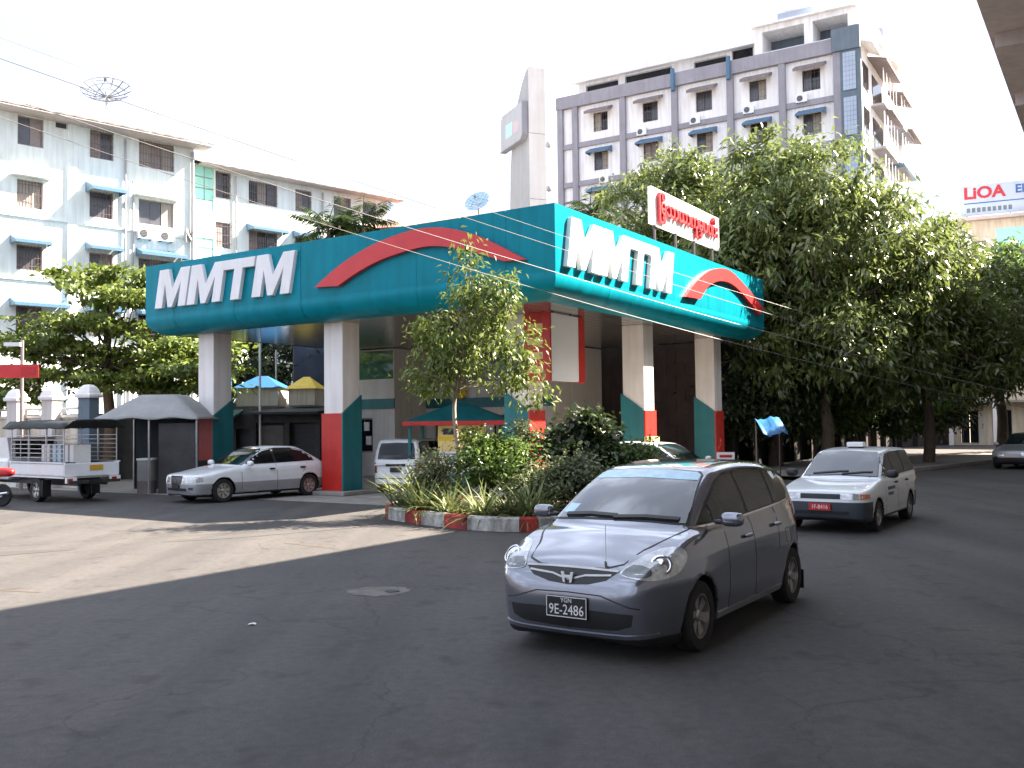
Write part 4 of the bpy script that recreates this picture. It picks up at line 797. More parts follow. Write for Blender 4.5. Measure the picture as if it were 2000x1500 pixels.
# island: soil, kerb blocks red and white
isl = [(-2.73, 20.3), (-2.2, 19.3), (-1.41, 18.35), (-.75, 17.7), (-.1, 17.37), (.6, 17.45), (1.3, 18.0), (2.4, 19.4), (3.5, 21.4), (3.3, 22.4), (1.0, 22.0), (-1.2, 22.6), (-2.5, 21.6)]
IS = thing('planted_island', 'kerbed planting island with red and white painted kerb blocks', 'island', (0, 0, 0))
MB().prism([(x * .98 + .0, (y - 20) * .97 + 20, .006) for x, y in isl], (0, 0, .19)).build('soil_bed', 'soil', IS)
P = catmull(isl, 24, True); P = np.vstack([P, P[:1]]); cl = np.concatenate([[0], np.cumsum(np.linalg.norm(np.diff(P, axis=0), axis=1))])
pos = 0.; seq = [.35, .8, .6, .75, .65, 1.1]; i = 0; cen = np.array([.3, 20.2])
while pos < cl[-1] - .1:
    L = seq[i % len(seq)]; e = min(pos + L, cl[-1]); ss = np.linspace(pos + .006, e - .006, 5); q = np.stack([np.interp(ss, cl, P[:, 0]), np.interp(ss, cl, P[:, 1])], 1)
    mb = MB(); 
    tn = np.gradient(q, axis=0); nn = np.stack([-tn[:, 1], tn[:, 0]], 1); nn /= np.linalg.norm(nn, axis=1, keepdims=True); nn *= np.sign(((cen - q) * nn).sum(1))[:, None]
    inn = q + nn * .18; ch = q + nn * .03
    for a in range(4):
        mb.face([(*q[a], .005), (*q[a + 1], .005), (*q[a + 1], .23), (*q[a], .23)]); mb.face([(*q[a], .23), (*q[a + 1], .23), (*ch[a + 1], .265), (*ch[a], .265)])
        mb.face([(*ch[a], .265), (*ch[a + 1], .265), (*inn[a + 1], .265), (*inn[a], .265)]); mb.face([(*inn[a], .265), (*inn[a + 1], .265), (*inn[a + 1], .005), (*inn[a], .005)])
    for a in (0, 4): mb.face([(*q[a], .005), (*q[a], .23), (*ch[a], .265), (*inn[a], .265), (*inn[a], .005)])
    mb.build('kerb_block', 'kred' if i % 2 == 0 else 'kwhite', IS); pos = e; i += 1
def spiky(loc, n, L, m, label, name='spiky_plant'):
    t = thing(name, label, 'plant', loc, random.uniform(0, 6)); V = []; F = []; 
    for k in range(n):
        g = RNG.uniform(0, 2 * math.pi); l = L * RNG.uniform(.6, 1.15); up = RNG.uniform(.25, 1.25); wd = .022 * RNG.uniform(.7, 1.3); b = len(V); dx, dy = math.cos(g), math.sin(g)
        ox, oy = RNG.normal() * .1, RNG.normal() * .1
        for q in range(5):
            s_ = q / 4; r = l * s_ * math.cos(up * (1 - .25 * s_)) + .02; z = l * s_ * math.sin(up) - .45 * l * s_ * s_ * math.cos(up); wq = wd * (1 - s_) ** .7 * (1 if q else .7) + .001
            V += [(ox + dx * r - dy * wq, oy + dy * r + dx * wq, z), (ox + dx * r + dy * wq, oy + dy * r - dx * wq, z)]
        for q in range(4): F.append((b + 2 * q, b + 2 * q + 1, b + 2 * q + 3, b + 2 * q + 2))
    me = bpy.data.meshes.new('blades'); me.from_pydata(V, [], F); a = me.attributes.new('rnd', 'FLOAT', 'FACE'); a.data.foreach_set('value', np.repeat(RNG.random(n), 4).astype(np.float32)); me.materials.append(M[m]); link('blades', me, t); return t
spl = ['at the left tip of the island', 'second from the left on the island', 'below the young tree trunk', 'in the middle of the kerb edge', 'pale and yellowish, nearest the grey hatchback', 'between the middle and the pale one', 'behind the left tip of the island', 'beside the parked fuel pump side of the island']
for (x, y, n, L, lab) in ((-2.25, 20.1, 150, 1.15, spl[0]), (-1.85, 19.3, 150, 1.0, spl[1]), (-1.2, 18.75, 140, .95, spl[2]), (-.55, 18.15, 140, .95, spl[3]), (.35, 17.95, 180, 1.05, spl[4]), (-.1, 18.3, 110, .75, spl[5]), (-2.0, 20.7, 150, 1.25, spl[6]), (-1.4, 19.8, 110, .9, spl[7])):
    spiky((x, y, .19), n, L, 'blade', 'variegated spiky plant ' + lab)
def shrub(loc, blobs, nclump, per, cr, leaf, wid, m, label, name='shrub'):
    t = thing(name, label, 'shrub', loc); mb = MB()
    for b in blobs: mb.tube([(0, 0, -.02), (b[0] * .5, b[1] * .5, b[2] * .5), (b[0], b[1], b[2])], [.03, .022, .01], 5)
    mb.build('stem', 'bark', t, True); crown(t, blobs, nclump, per, cr, leaf, wid, m, .2, .4, 'foliage'); return t
shrub((-.55, 19.9, .19), [(0, 0, .75, .75, .6, .62), (.45, 0, 1.0, .6, .5, .5), (-.2, .1, 1.25, .45, .45, .4), (.9, -.1, .6, .5, .45, .45)], 130, 46, .15, .11, .5, 'leafD', 'dense mid green shrub in the middle of the island')
shrub((1.5, 20.6, .19), [(0, 0, 1.35, .8, .65, .55), (.5, 0, 1.0, .75, .6, .6), (-.4, 0, .9, .6, .6, .6), (.2, 0, 1.75, .5, .45, .35)], 130, 44, .16, .16, .6, 'leafC', 'large dark glossy leaved shrub at the island back')
shrub((.75, 19.2, .19), [(0, 0, .55, .7, .5, .5), (.7, 0, .65, .6, .5, .5), (-.4, 0, .4, .4, .4, .35)], 110, 44, .14, .1, .5, 'leafG', 'pale greyish shrub just behind the hatchback roof')
shrub((2.3, 20.3, .19), [(0, 0, .7, .6, .5, .6), (.35, 0, 1.1, .4, .4, .4), (-.4, -.2, .5, .5, .4, .4)], 80, 44, .14, .11, .5, 'leafD', 'yellowish shrub at the right end of the island')
shrub((-1.75, 20.2, .19), [(0, 0, .6, .45, .4, .45), (.1, 0, .95, .3, .3, .3)], 60, 40, .12, .09, .45, 'leafG', 'pale variegated bush at the left of the island')
shrub((0.15, 20.3, .19), [(0, 0, 1.3, .35, .35, .7), (.2, 0, .8, .5, .4, .5)], 70, 44, .13, .11, .4, 'leafG', 'upright grey green bush right of the young tree')
# palms behind the canopy
def palm(name, label, loc, h, nf, L, m='palm', r=.14, up0=.9):
    t = thing(name, label, 'palm', loc, 0); trunk(t, [(0, 0, 0), (.1, 0, h * .5), (0, .1, h)], [r, r * .8, r * .7], 'bark'); C = []; D = []; N = []; Ls = []; mb = MB()
    for k in range(nf):
        g = 2 * math.pi * k / nf + RNG.uniform(-.2, .2); e = RNG.uniform(.15, up0 + .35); l = L * RNG.uniform(.8, 1.15); pts = []
        for q in range(9):
            s_ = q / 8; rr = l * s_ * math.cos(e * (1 - .5 * s_)); z = h + l * s_ * math.sin(e) - .75 * l * s_ ** 2 * (1.2 - .5 * e); pts.append(np.array([rr * math.cos(g), rr * math.sin(g), z]))
        mb.tube([tuple(p) for p in pts], [.03, .028, .025, .022, .019, .016, .012, .008, .004], 4)
        for q in range(26):
            s_ = .12 + .88 * q / 25; i = min(int(s_ * 8), 7); f_ = s_ * 8 - i; p = pts[i] * (1 - f_) + pts[i + 1] * f_; tan = pts[i + 1] - pts[i]; tan /= np.linalg.norm(tan); side = np.array([-math.sin(g), math.cos(g), 0])
            for sg_ in (-1, 1):
                d = unit((side * sg_ + tan * .55 + np.array([0, 0, -.35 - .3 * RNG.random()]))[None])[0]; ll = L * .3 * math.sin(math.pi * min(.98, .15 + .8 * s_)) + .12
                C.append(p + d * ll * .5); D.append(d); N.append(np.array([0, 0, 1.])); Ls.append(ll)
    mb.build('frond_stem', m, t, True); N = unit(np.array(N) + RNG.normal(size=(len(N), 3)) * .2); leaf_mesh('frond', np.array(C), np.array(D), N, np.array(Ls), np.array(Ls) * .13, m, t); return t
palm('palm_tree', 'feathery palm in front of the tall white block', (4.3, 50.5, 0), 13.2, 15, 2.3)
palm('palm_tree', 'dark upright palm left of the group behind the canopy', (-8.1, 42, 0), 10.6, 15, 2.0, up0=1.2)
palm('palm_tree', 'dark palm in the middle of the group behind the canopy', (-6.7, 43, 0), 11.0, 15, 2.1, up0=1.1)
palm('palm_tree', 'drooping palm right of the group behind the canopy', (-5.4, 43.5, 0), 10.3, 13, 1.7, up0=.7)
tree('broad_tree', 'small dark tree between the palms behind the canopy', (-7.2, 44, 0), [(0, 0, 0), (.1, 0, 4), (0, 0, 8)], [.2, .16, .1], [(0, 0, 9.2, 1.9, 1.4, 1.4), (1.8, 0, 9.0, 1.4, 1.2, 1.0), (-1.2, 0, 9.0, 1.2, 1.2, 1.1)], 110, 44, .35, .26, .45, 'leafC', 12)

# ------------------------------------------------------------------ vehicles: bodies as smooth solids, details laid on the surface
def poly_sdf(poly, X, Z):
    d2 = np.full(X.shape, 1e9); ins = np.zeros(X.shape, bool); P = np.asarray(poly); Q = np.roll(P, -1, 0)
    for (ax, az), (bx, bz) in zip(P, Q):
        ex, ez = bx - ax, bz - az; t = np.clip(((X - ax) * ex + (Z - az) * ez) / (ex * ex + ez * ez + 1e-12), 0, 1)
        d2 = np.minimum(d2, (X - ax - t * ex) ** 2 + (Z - az - t * ez) ** 2)
        c = (az > Z) != (bz > Z)
        if abs(ez) > 1e-12: ins ^= c & (X < ax + (Z - az) * ex / ez)
    return np.where(ins, -1, 1) * np.sqrt(d2)
class Field2:
    def __init__(s, poly, x0, x1, y0, y1, h=.012):
        s.x0, s.y0, s.h = x0, y0, h; xs = np.arange(x0, x1 + h, h); ys = np.arange(y0, y1 + h, h); s.g = poly_sdf(poly, *np.meshgrid(xs, ys, indexing='ij'))
    def __call__(s, X, Y):
        a = np.clip((X - s.x0) / s.h, 0, s.g.shape[0] - 1.001); b = np.clip((Y - s.y0) / s.h, 0, s.g.shape[1] - 1.001); i = a.astype(int); j = b.astype(int); a = a - i; b = b - j; g = s.g
        return g[i, j] * (1 - a) * (1 - b) + g[i + 1, j] * a * (1 - b) + g[i, j + 1] * (1 - a) * b + g[i + 1, j + 1] * a * b
def smax(a, b, k): h = np.clip(.5 - .5 * (b - a) / k, 0, 1); return b * (1 - h) + a * h + k * h * (1 - h)
def smin(a, b, k): return -smax(-a, -b, k)
class Body:
    def __init__(s, sp):
        s.sp = sp; lo = catmull(sp['lo'], 5); hi = catmull(sp['hi'], 5); pl = [(x, y) for x, y in sp['plan']]; pl = catmull(pl + [(x, -y) for x, y in pl[::-1] if y > 1e-6], 5)
        x0 = lo[:, 0].min() - .3; x1 = lo[:, 0].max() + .3; zt = hi[:, 1].max() + .2; w = sp['plan_w'] + .2; s.bb = (x0 + .2, x1 - .2, w - .1, zt - .12)
        s.fl = Field2(lo, x0, x1, 0, zt); s.fh = Field2(hi, x0, x1, 0, zt + .3); s.fp = Field2(pl, x0, x1, -w, w)
        s.ax = sp['axles']; s.R = sp['arch']
    def smooth(s, P):
        x, y, z = P[:, 0], P[:, 1], P[:, 2]; sp = s.sp
        off = np.interp(z, *zip(*sp['off'])); crown_ = sp.get('crown', .10)
        L = smax(s.fl(x, z + crown_ * y * y * np.clip((x + .4) * 1.4, 0, 1)), s.fp(x, y) + off - sp.get('flare', .012) * sum(np.exp(-((x - a) / .42) ** 2 - ((z - .5) / .25) ** 2) for a in s.ax), sp.get('k', .09))
        c = sp.get('wscurve', .18); xm = sp['mid']
        xs = x + np.where(x > xm, c, -c * .6) * y * y * np.clip(np.abs(x - xm), 0, 1)
        w = np.interp(z, *zip(*sp['wu'])); wx = np.interp(x, *zip(*sp['wux'])) if 'wux' in sp else 0
        H = smax(s.fh(xs, z + .05 * y * y), (np.abs(y) - w - wx) * .95, sp.get('ku', .11))
        return smin(L, H, sp.get('kj', .035))
    def __call__(s, P):
        b = s.smooth(P); x, y, z = P[:, 0], P[:, 1], P[:, 2]
        for a in s.ax:
            cyl = np.maximum(np.sqrt((x - a) ** 2 + (z - s.sp['wr'] - .01) ** 2) - s.R, s.bb[2] - .1 - .38 - np.abs(y)); b = np.maximum(b, -cyl)
        return b
    def mesh(s, h):
        x0, x1, w, zt = s.bb; xs = np.arange(x0, x1 + h, h); ys = np.arange(-w, w + h, h); zs = np.arange(.05, zt + h, h); G = np.stack(np.meshgrid(xs, ys, zs, indexing='ij'), -1); sh_ = G.shape[:3]
        F = s(G.reshape(-1, 3)).reshape(sh_); ins = F < 0; nx, ny, nz = sh_
        cell = np.zeros((nx - 1, ny - 1, nz - 1), int); c8 = [(i, j, k) for i in (0, 1) for j in (0, 1) for k in (0, 1)]
        for i, j, k in c8: cell += ins[i:nx - 1 + i, j:ny - 1 + j, k:nz - 1 + k]
        act = (cell > 0) & (cell < 8); idx = -np.ones(act.shape, int); A = np.argwhere(act); idx[act] = np.arange(len(A))
        V = np.zeros((len(A), 3)); cnt = np.zeros(len(A))
        for a in c8:
            for b in c8:
                if sum(b) - sum(a) == 1 and all(q <= r for q, r in zip(a, b)):
                    fa = F[A[:, 0] + a[0], A[:, 1] + a[1], A[:, 2] + a[2]]; fb = F[A[:, 0] + b[0], A[:, 1] + b[1], A[:, 2] + b[2]]; m = (fa < 0) != (fb < 0); t = np.where(m, fa / (fa - fb + 1e-12), 0)[:, None]
                    V += np.where(m[:, None], np.array(a) + t * (np.array(b) - np.array(a)), 0); cnt += m
        V = (A + V / cnt[:, None]) * h + np.array([xs[0], ys[0], zs[0]])
        Q = []
        for ax in range(3):
            d = [0, 0, 0]; d[ax] = 1; sl = [slice(0, n - 1) if q == ax else slice(1, n - 1) for q, n in enumerate(sh_)]; sl2 = [slice(1, n) if q == ax else slice(1, n - 1) for q, n in enumerate(sh_)]
            a_, b_ = ins[tuple(sl)], ins[tuple(sl2)]; E_ = np.argwhere(a_ != b_); fl = a_[tuple(E_.T)]
            E_ = E_ + np.array([0 if q == ax else 1 for q in range(3)]); o1, o2 = [(1, 2), (2, 0), (0, 1)][ax]; e1 = np.eye(3, dtype=int)[o1]; e2 = np.eye(3, dtype=int)[o2]
            q = np.stack([idx[tuple((E_ - e1 - e2).T)], idx[tuple((E_ - e2).T)], idx[tuple(E_.T)], idx[tuple((E_ - e1).T)]], 1); q[~fl] = q[~fl][:, ::-1]; Q.append(q)
        Q = np.concatenate(Q)
        for it in range(4):                              # settle the vertices on the true surface
            f0 = s(V); e = 1e-3; g = np.stack([(s(V + e * d) - s(V - e * d)) / (2 * e) for d in np.eye(3)], 1); gn = (g * g).sum(1) + 1e-6; st = (f0 / gn)[:, None] * g; ln = np.linalg.norm(st, axis=1, keepdims=True); V = V - st * np.minimum(1, .4 * h / (ln + 1e-9))
        return V, Q
def body_part(name, body, h, mats, matf, parent):
    V, Q = body.mesh(h); me = bpy.data.meshes.new(name); me.from_pydata(V.tolist(), [], Q.tolist())
    for q in mats: me.materials.append(M[q])
    C_ = V[Q].mean(1); me.polygons.foreach_set('material_index', matf(C_).astype(np.int32)); me.shade_smooth(); me.set_sharp_from_angle(angle=math.radians(50))
    o = link(name, me, parent); bv = BVHTree.FromPolygons(V.tolist(), Q.tolist()); return o, bv
def shell(name, bv, pts, d, off, m, parent, g=.06, n=0, skirt=.012, smooth=True):
    """lay a panel outlined by 3D points (projected along d) on the body surface"""
    d = Vector(d).normalized(); e1 = d.cross(Vector((0, 0, 1)))
    if e1.length < .1: e1 = Vector((0, 1, 0))
    e1.normalize(); e2 = e1.cross(d).normalized()
    p2 = [(Vector(p).dot(e1), Vector(p).dot(e2)) for p in pts]
    if n: p2 = [tuple(q) for q in catmull(p2, n)]
    bm = bmesh.new(); vs_ = [bm.verts.new((a, b, 0)) for a, b in p2]; bm.faces.new(vs_)
    xs = [p[0] for p in p2]; ys = [p[1] for p in p2]
    x = min(xs) + g
    while x < max(xs): bmesh.ops.bisect_plane(bm, geom=bm.verts[:] + bm.edges[:] + bm.faces[:], plane_co=(x, 0, 0), plane_no=(1, 0, 0)); x += g
    y = min(ys) + g
    while y < max(ys): bmesh.ops.bisect_plane(bm, geom=bm.verts[:] + bm.edges[:] + bm.faces[:], plane_co=(0, y, 0), plane_no=(0, 1, 0)); y += g
    bmesh.ops.triangulate(bm, faces=[f for f in bm.faces if len(f.verts) > 4])
    last = None; todo = []
    for v in bm.verts:
        o_ = e1 * v.co.x + e2 * v.co.y - d * 6; hit = bv.ray_cast(o_, d)
        if hit[0] is None: todo.append((v, e1 * v.co.x + e2 * v.co.y)); continue
        nn = hit[1]
        if nn.dot(d) > 0: nn = -nn
        v.co = hit[0] + nn * off
    for v, p in todo:
        hit = bv.find_nearest(p); v.co = hit[0] + hit[1] * off
    bmesh.ops.recalc_face_normals(bm, faces=bm.faces)
    if sum(f.normal.dot(d) for f in bm.faces) > 0: bmesh.ops.reverse_faces(bm, faces=bm.faces)
    be = [e for e in bm.edges if e.is_boundary]; r = bmesh.ops.extrude_edge_only(bm, edges=be)
    for v in [q for q in r['geom'] if isinstance(q, bmesh.types.BMVert)]:
        hit = bv.find_nearest(v.co); v.co = v.co + (hit[0] - v.co).normalized() * (off + skirt) if (hit[0] - v.co).length > 1e-6 else v.co
    me = bpy.data.meshes.new(name); bm.to_mesh(me); bm.free(); me.materials.append(M[m])
    if smooth: me.shade_smooth(); me.set_sharp_from_angle(angle=math.radians(45))
    return link(name, me, parent)
def ribbon(p, w):
    p = [np.array(q, float) for q in p]; L, R_ = [], []
    for i, q in enumerate(p):
        t = p[min(i + 1, len(p) - 1)] - p[max(i - 1, 0)]; t /= np.linalg.norm(t); nrm = np.array([-t[1], t[0]]) * w / 2; L.append(q + nrm); R_.append(q - nrm)
    return L + R_[::-1]
def side(p, s): return [(x, s * 1.0, z) for x, z in p]
def front(p): return [(2.0, y, z) for y, z in p]
def wheel(parent, x, y, r, w, sgn, ns=6, rimr=None, rm='alloy'):
    t = bpy.data.objects.new('wheel', None); col.objects.link(t); t.parent = parent; t.location = (x, y, r); rr = rimr or r * .66; s_ = sgn
    mb = MB(); mb.lathe([(rr * .96, -w / 2), (r * .93, -w / 2), (r * .985, -w * .4), (r, -w * .25), (r, w * .25), (r * .985, w * .4), (r * .93, w / 2), (rr * .97, w / 2), (rr * .95, w * .1)], 40, (0, 0, 0), 'y'); mb.build('tyre', 'rubber', t, True)
    mb = MB(); mb.lathe([(rr * .97, s_ * w * .1), (rr * .98, s_ * w * .46), (rr * .9, s_ * w * .46), (rr * .86, s_ * w * .2), (rr * .84, s_ * w * .12)], 40, (0, 0, 0), 'y')
    yo, yi = s_ * w * .40, s_ * w * .12
    for k in range(ns):
        g = 2 * math.pi * (k + .25) / ns; a = .34 * 2 * math.pi / ns * 1.3
        pts = [(rr * .16, -a * 1.5), (rr * .88, -a * .62), (rr * .88, a * .62), (rr * .16, a * 1.5)]
        P_ = [(q * math.cos(g + b), yo - s_ * (.02 if i in (0, 3) else 0.008), q * math.sin(g + b)) for i, (q, b) in enumerate(pts)]
        mb.prism(P_, (0, -s_ * .03, 0))
    mb.lathe([(rr * .26, yi), (rr * .26, yo - s_ * .012), (rr * .2, yo), (.01, yo + s_ * .003)], 20, (0, 0, 0), 'y'); mb.build('rim', rm, t, True)
    MB().lathe([(rr * .95, s_ * w * .02), (rr * .95, s_ * w * .05), (rr * .3, s_ * w * .06)], 28, (0, 0, 0), 'y').build('brake_disc', 'black', t)
    return t
def blob(name, m, parent, c, r, p=2.6, n=16, rot=None):
    mb = MB(); V = []
    for i in range(n + 1):
        f_ = math.pi * (i / n - .5)
        for k in range(2 * n):
            g = math.pi * k / n; cf, sf_ = math.cos(f_), math.sin(f_); q = lambda v: math.copysign(abs(v) ** (2 / p), v)
            V.append(Vector((r[0] * q(cf) * q(math.cos(g)), r[1] * q(cf) * q(math.sin(g)), r[2] * q(sf_))))
    if rot: V = [rot @ v for v in V]
    mb.v = [tuple(v + Vector(c)) for v in V]
    for i in range(n):
        for k in range(2 * n): mb.f.append((i * 2 * n + k, i * 2 * n + (k + 1) % (2 * n), (i + 1) * 2 * n + (k + 1) % (2 * n), (i + 1) * 2 * n + k)); mb.m.append(0)
    o = mb.build(name, m, parent, True); return o
def archmat(sp, extra=None):
    def f(C):
        m = np.zeros(len(C), int)
        if extra: m = extra(C, m)
        for a in sp['axles']: m[(np.hypot(C[:, 0] - a, C[:, 2] - sp['wr'] - .01) < sp['arch'] + .012) & (np.abs(C[:, 1]) < sp['plan_w'] - .006) & (C[:, 2] < sp['wr'] + sp['arch'])] = 1
        m[(C[:, 2] < sp['lo_z'] + .05)] = 1
        return m
    return f

# ---- grey hatchback
HS = dict(lo=[(.58, .17), (.72, .19), (.80, .30), (.815, .44), (.80, .55), (.775, .64), (.735, .72), (.60, .815), (.35, .91), (.10, .985), (-.3, 1.0), (-1.2, .985), (-2.2, 1.03), (-2.85, 1.06), (-3.02, .98), (-3.06, .8), (-3.08, .55), (-3.03, .3), (-2.9, .2), (-1.2, .17)],
 hi=[(.25, .86), (.06, 1.0), (-.40, 1.27), (-.78, 1.435), (-1.05, 1.49), (-1.6, 1.52), (-2.2, 1.50), (-2.7, 1.44), (-2.92, 1.38), (-2.99, 1.25), (-3.03, 1.0), (-2.98, .8), (-1.2, .7), (-.1, .72)],
 plan=[(.82, 0), (.815, .28), (.785, .50), (.70, .675), (.50, .78), (.2, .828), (-.3, .84), (-1.2, .8425), (-2.0, .84), (-2.5, .82), (-2.85, .745), (-3.02, .55), (-3.08, .25), (-3.085, 0)], plan_w=.8425,
 off=[(.1, .06), (.22, .03), (.40, .005), (.62, 0), (.80, .012), (.95, .05), (1.1, .12)], wu=[(.7, .80), (.95, .775), (1.0, .765), (1.2, .70), (1.4, .61), (1.5, .57), (1.6, .52)], wux=[(-3.0, -.07), (-2.3, -.01), (-1.2, 0), (-.4, -.02), (.2, -.06)],
 axles=(0, -2.45), wr=.29, arch=.325, mid=-1.4, lo_z=.17, k=.085, ku=.13, kj=.03, wscurve=.24, crown=.12, flare=.022)
hb = thing('hatchback_car', 'grey lilac hatchback car in the middle of the road, nearest the camera', 'car', (.90, 8.74, 0), -2.16, None, 1.035)
bd = Body(HS); ho, bv = body_part('body', bd, .022, ['paintgrey', 'black'], archmat(HS), hb)
DF, DS = (-1, 0, 0), lambda s: (0, -s, 0)
# windscreen
wsp = [(-.655, 1.03), (-.35, 1.052), (0, 1.06), (.35, 1.052), (.655, 1.03), (.625, 1.12), (.565, 1.28), (.52, 1.40), (.47, 1.435), (.2, 1.452), (-.2, 1.452), (-.47, 1.435), (-.52, 1.40), (-.565, 1.28), (-.625, 1.12)]
shell('windscreen_seal', bv, front([(y * 1.02, z + (.006 if z > 1.2 else -.014)) for y, z in wsp]), DF, .003, 'black', hb)
wsc = shell('windscreen', bv, front(wsp), DF, .006, 'carglass2', hb)
shell('sun_strip', bv, front([(-.525, 1.365), (0, 1.385), (.525, 1.365), (.51, 1.41), (.46, 1.43), (.2, 1.446), (-.2, 1.446), (-.46, 1.43), (-.51, 1.41)]), DF, .008, 'paleblue', wsc, skirt=.001)
shell('sticker', bv, front([(-.60, 1.075), (-.47, 1.08), (-.45, 1.15), (-.575, 1.15)]), DF, .008, 'paleblue', wsc, skirt=.001)
for a, b in (((-.52, 1.062), (.02, 1.074)), ((.0, 1.064), (.58, 1.058))):
    shell('wiper', bv, front(ribbon([a, ((a[0] + b[0]) / 2, (a[1] + b[1]) / 2 + .012), b], .022)), DF, .022, 'black', hb, skirt=.01)
dlo = [(-.20, 1.015), (-.48, 1.19), (-.84, 1.36), (-1.10, 1.425), (-1.6, 1.447), (-2.1, 1.43), (-2.5, 1.375), (-2.66, 1.28), (-2.72, 1.14), (-2.62, 1.075), (-2.0, 1.05), (-1.0, 1.02)]
def clip(poly, xa, xb):
    out = [];
    def cut(P, x, keep):
        R_ = []
        for (p, q) in zip(P, P[1:] + P[:1]):
            ip, iq = keep(p[0] - x), keep(q[0] - x)
            if ip: R_.append(p)
            if ip != iq: t = (x - p[0]) / (q[0] - p[0]); R_.append((x, p[1] + t * (q[1] - p[1])))
        return R_
    return cut(cut(poly, xa, lambda v: v <= 0), xb, lambda v: v >= 0)
for s in (1, -1):
    shell('window_trim', bv, side(dlo, s), DS(s), .003, 'black', hb)
    shell('beltline', bv, side(ribbon([(-.1, 1.0), (-1.0, 1.012), (-2.0, 1.042), (-2.6, 1.066)], .016), s), DS(s), .006, 'chrome', hb)
    ins = [(x * .985 - .022, z + (.012 if z < 1.1 else -.014)) for x, z in dlo]
    for a, b in ((-.2, -.46), (-.50, -1.25), (-1.32, -2.08), (-2.14, -2.68)):
        q = clip(ins, a, b)
        if len(q) > 2: shell('side_window', bv, side(q, s), DS(s), .006, 'carglass', hb)
    for a, b in (((-.62, .98), (-.62, .26)), ((-1.30, 1.0), (-1.31, .27)), ((-2.06, 1.03), (-1.98, .62))): shell('door_gap', bv, side(ribbon([a, b], .010), s), DS(s), .0015, 'black', hb, skirt=.002)
    shell('door_gap', bv, side(ribbon([(-.62, .26), (-1.9, .26)], .010), s), DS(s), .0015, 'black', hb, skirt=.002)
    shell('sill_trim', bv, side(ribbon([(-.36, .235), (-2.08, .235)], .05), s), DS(s), .012, 'paintsilver', hb)
    for x, z in ((-1.12, .845), (-1.95, .875)): blob('door_handle', 'paintgrey', hb, (x, s * .84, z), (.09, .022, .02), p=3.)
    # mirror
    mr = blob('mirror', 'paintgrey', hb, (-.40, s * .955, 1.06), (.055, .10, .062), p=3.2); blob('mirror_foot', 'black', mr, (-.40, s * .845, 1.035), (.04, .06, .022))
    # head lamp
    hl = [(.70, s * .43, .70), (.66, s * .53, .668), (.58, s * .66, .655), (.42, s * .76, .68), (.30, s * .795, .74), (.23, s * .80, .81), (.25, s * .77, .875), (.34, s * .69, .882), (.48, s * .58, .84), (.62, s * .47, .765)]
    L_ = shell('head_lamp', bv, hl, (-.80, -.60 * s, -.08), .006, 'lamp', hb, g=.05, n=3)
    shell('lamp_inner', bv, [(.69, s * .43, .70), (.64, s * .55, .675), (.57, s * .62, .69), (.55, s * .6, .74), (.60, s * .5, .765)], (-.80, -.60 * s, -.08), .008, 'lampdark', L_, g=.05, n=2)
    for (c, r) in (((.46, s * .66, .775), .088),):
        hit = bv.ray_cast(Vector(c) + Vector((.8, .6 * s, 0)) * 2, Vector((-.8, -.6 * s, 0))); nrm = (hit[1] * .7 + Vector((.5, 0, .05))).normalized(); hit = (hit[0] - nrm * .016,); ro = nrm.to_track_quat('Z', 'Y').to_matrix().to_4x4()
        mb = MB(); mb.lathe([(r, -.01), (r, .012), (r * .86, .014), (r * .8, .004), (r * .5, .002), (r * .3, .012), (.003, .016)], 24); mb.v = [tuple(hit[0] + ro.to_3x3() @ Vector(v)) for v in mb.v]; mb.build('reflector', 'chrome', L_, True)
    shell('tail_lamp', bv, [(-2.92, s * .7, .78), (-2.75, s * .78, .80), (-2.78, s * .76, 1.04), (-2.95, s * .62, 1.0)], (.75, -.65 * s, 0), .006, 'redlens', hb)
    wheel(hb, 0, s * .735, .29, .185, s); wheel(hb, -2.45, s * .735, .29, .185, s)
    MB().box(-2.83, -2.81, s * .76 - .09, s * .76 + .06, .10, .30).build('mud_flap', 'black', hb)
shell('bumper_lip', bv, front(ribbon([(-.72, .235), (-.5, .215), (0, .205), (.5, .215), (.72, .235)], .03)), DF, .010, 'paintgrey', hb)
# bonnet gap, grille, badge, plate, intake
bon = [(-.69, 1.0), (-.60, .93), (-.50, .86), (-.44, .77), (-.30, .735), (0, .728), (.30, .735), (.44, .77), (.50, .86), (.60, .93), (.69, 1.0)]
shell('bonnet_gap', bv, front(ribbon(bon, .013)), DF, .0015, 'black', hb, skirt=.002)
shell('grille', bv, front([(-.42, .712), (-.2, .72), (0, .722), (.2, .72), (.42, .712), (.34, .65), (.18, .61), (0, .597), (-.18, .61), (-.34, .65)]), DF, .004, 'plateblack', hb, g=.05)
shell('grille_bar', bv, front(ribbon([(-.43, .72), (-.2, .728), (0, .73), (.2, .728), (.43, .72)], .014)), DF, .009, 'alloy', hb)
shell('grille_bar', bv, front(ribbon([(-.38, .69), (-.15, .677), (-.07, .655), (0, .64), (.07, .655), (.15, .677), (.38, .69)], .014)), DF, .010, 'alloy', hb)
bx = bv.ray_cast(Vector((3, 0, .665)), Vector((-1, 0, 0)))[0].x
bg_ = MB(); x = bx + .02
bg_.prism([(x, -.058, .70), (x, -.034, .70), (x, -.024, .674), (x, .024, .674), (x, .034, .70), (x, .058, .70), (x, .040, .615), (x, .02, .615), (x, .024, .652), (x, -.024, .652), (x, -.02, .615), (x, -.040, .615)], (.014, 0, 0)); bg_.build('badge', 'print', hb, bevel=.002)
shell('intake', bv, front([(-.57, .40), (-.3, .41), (0, .415), (.3, .41), (.57, .40), (.55, .31), (.43, .268), (0, .252), (-.43, .268), (-.55, .31)]), DF, .004, 'black', hb, g=.05)
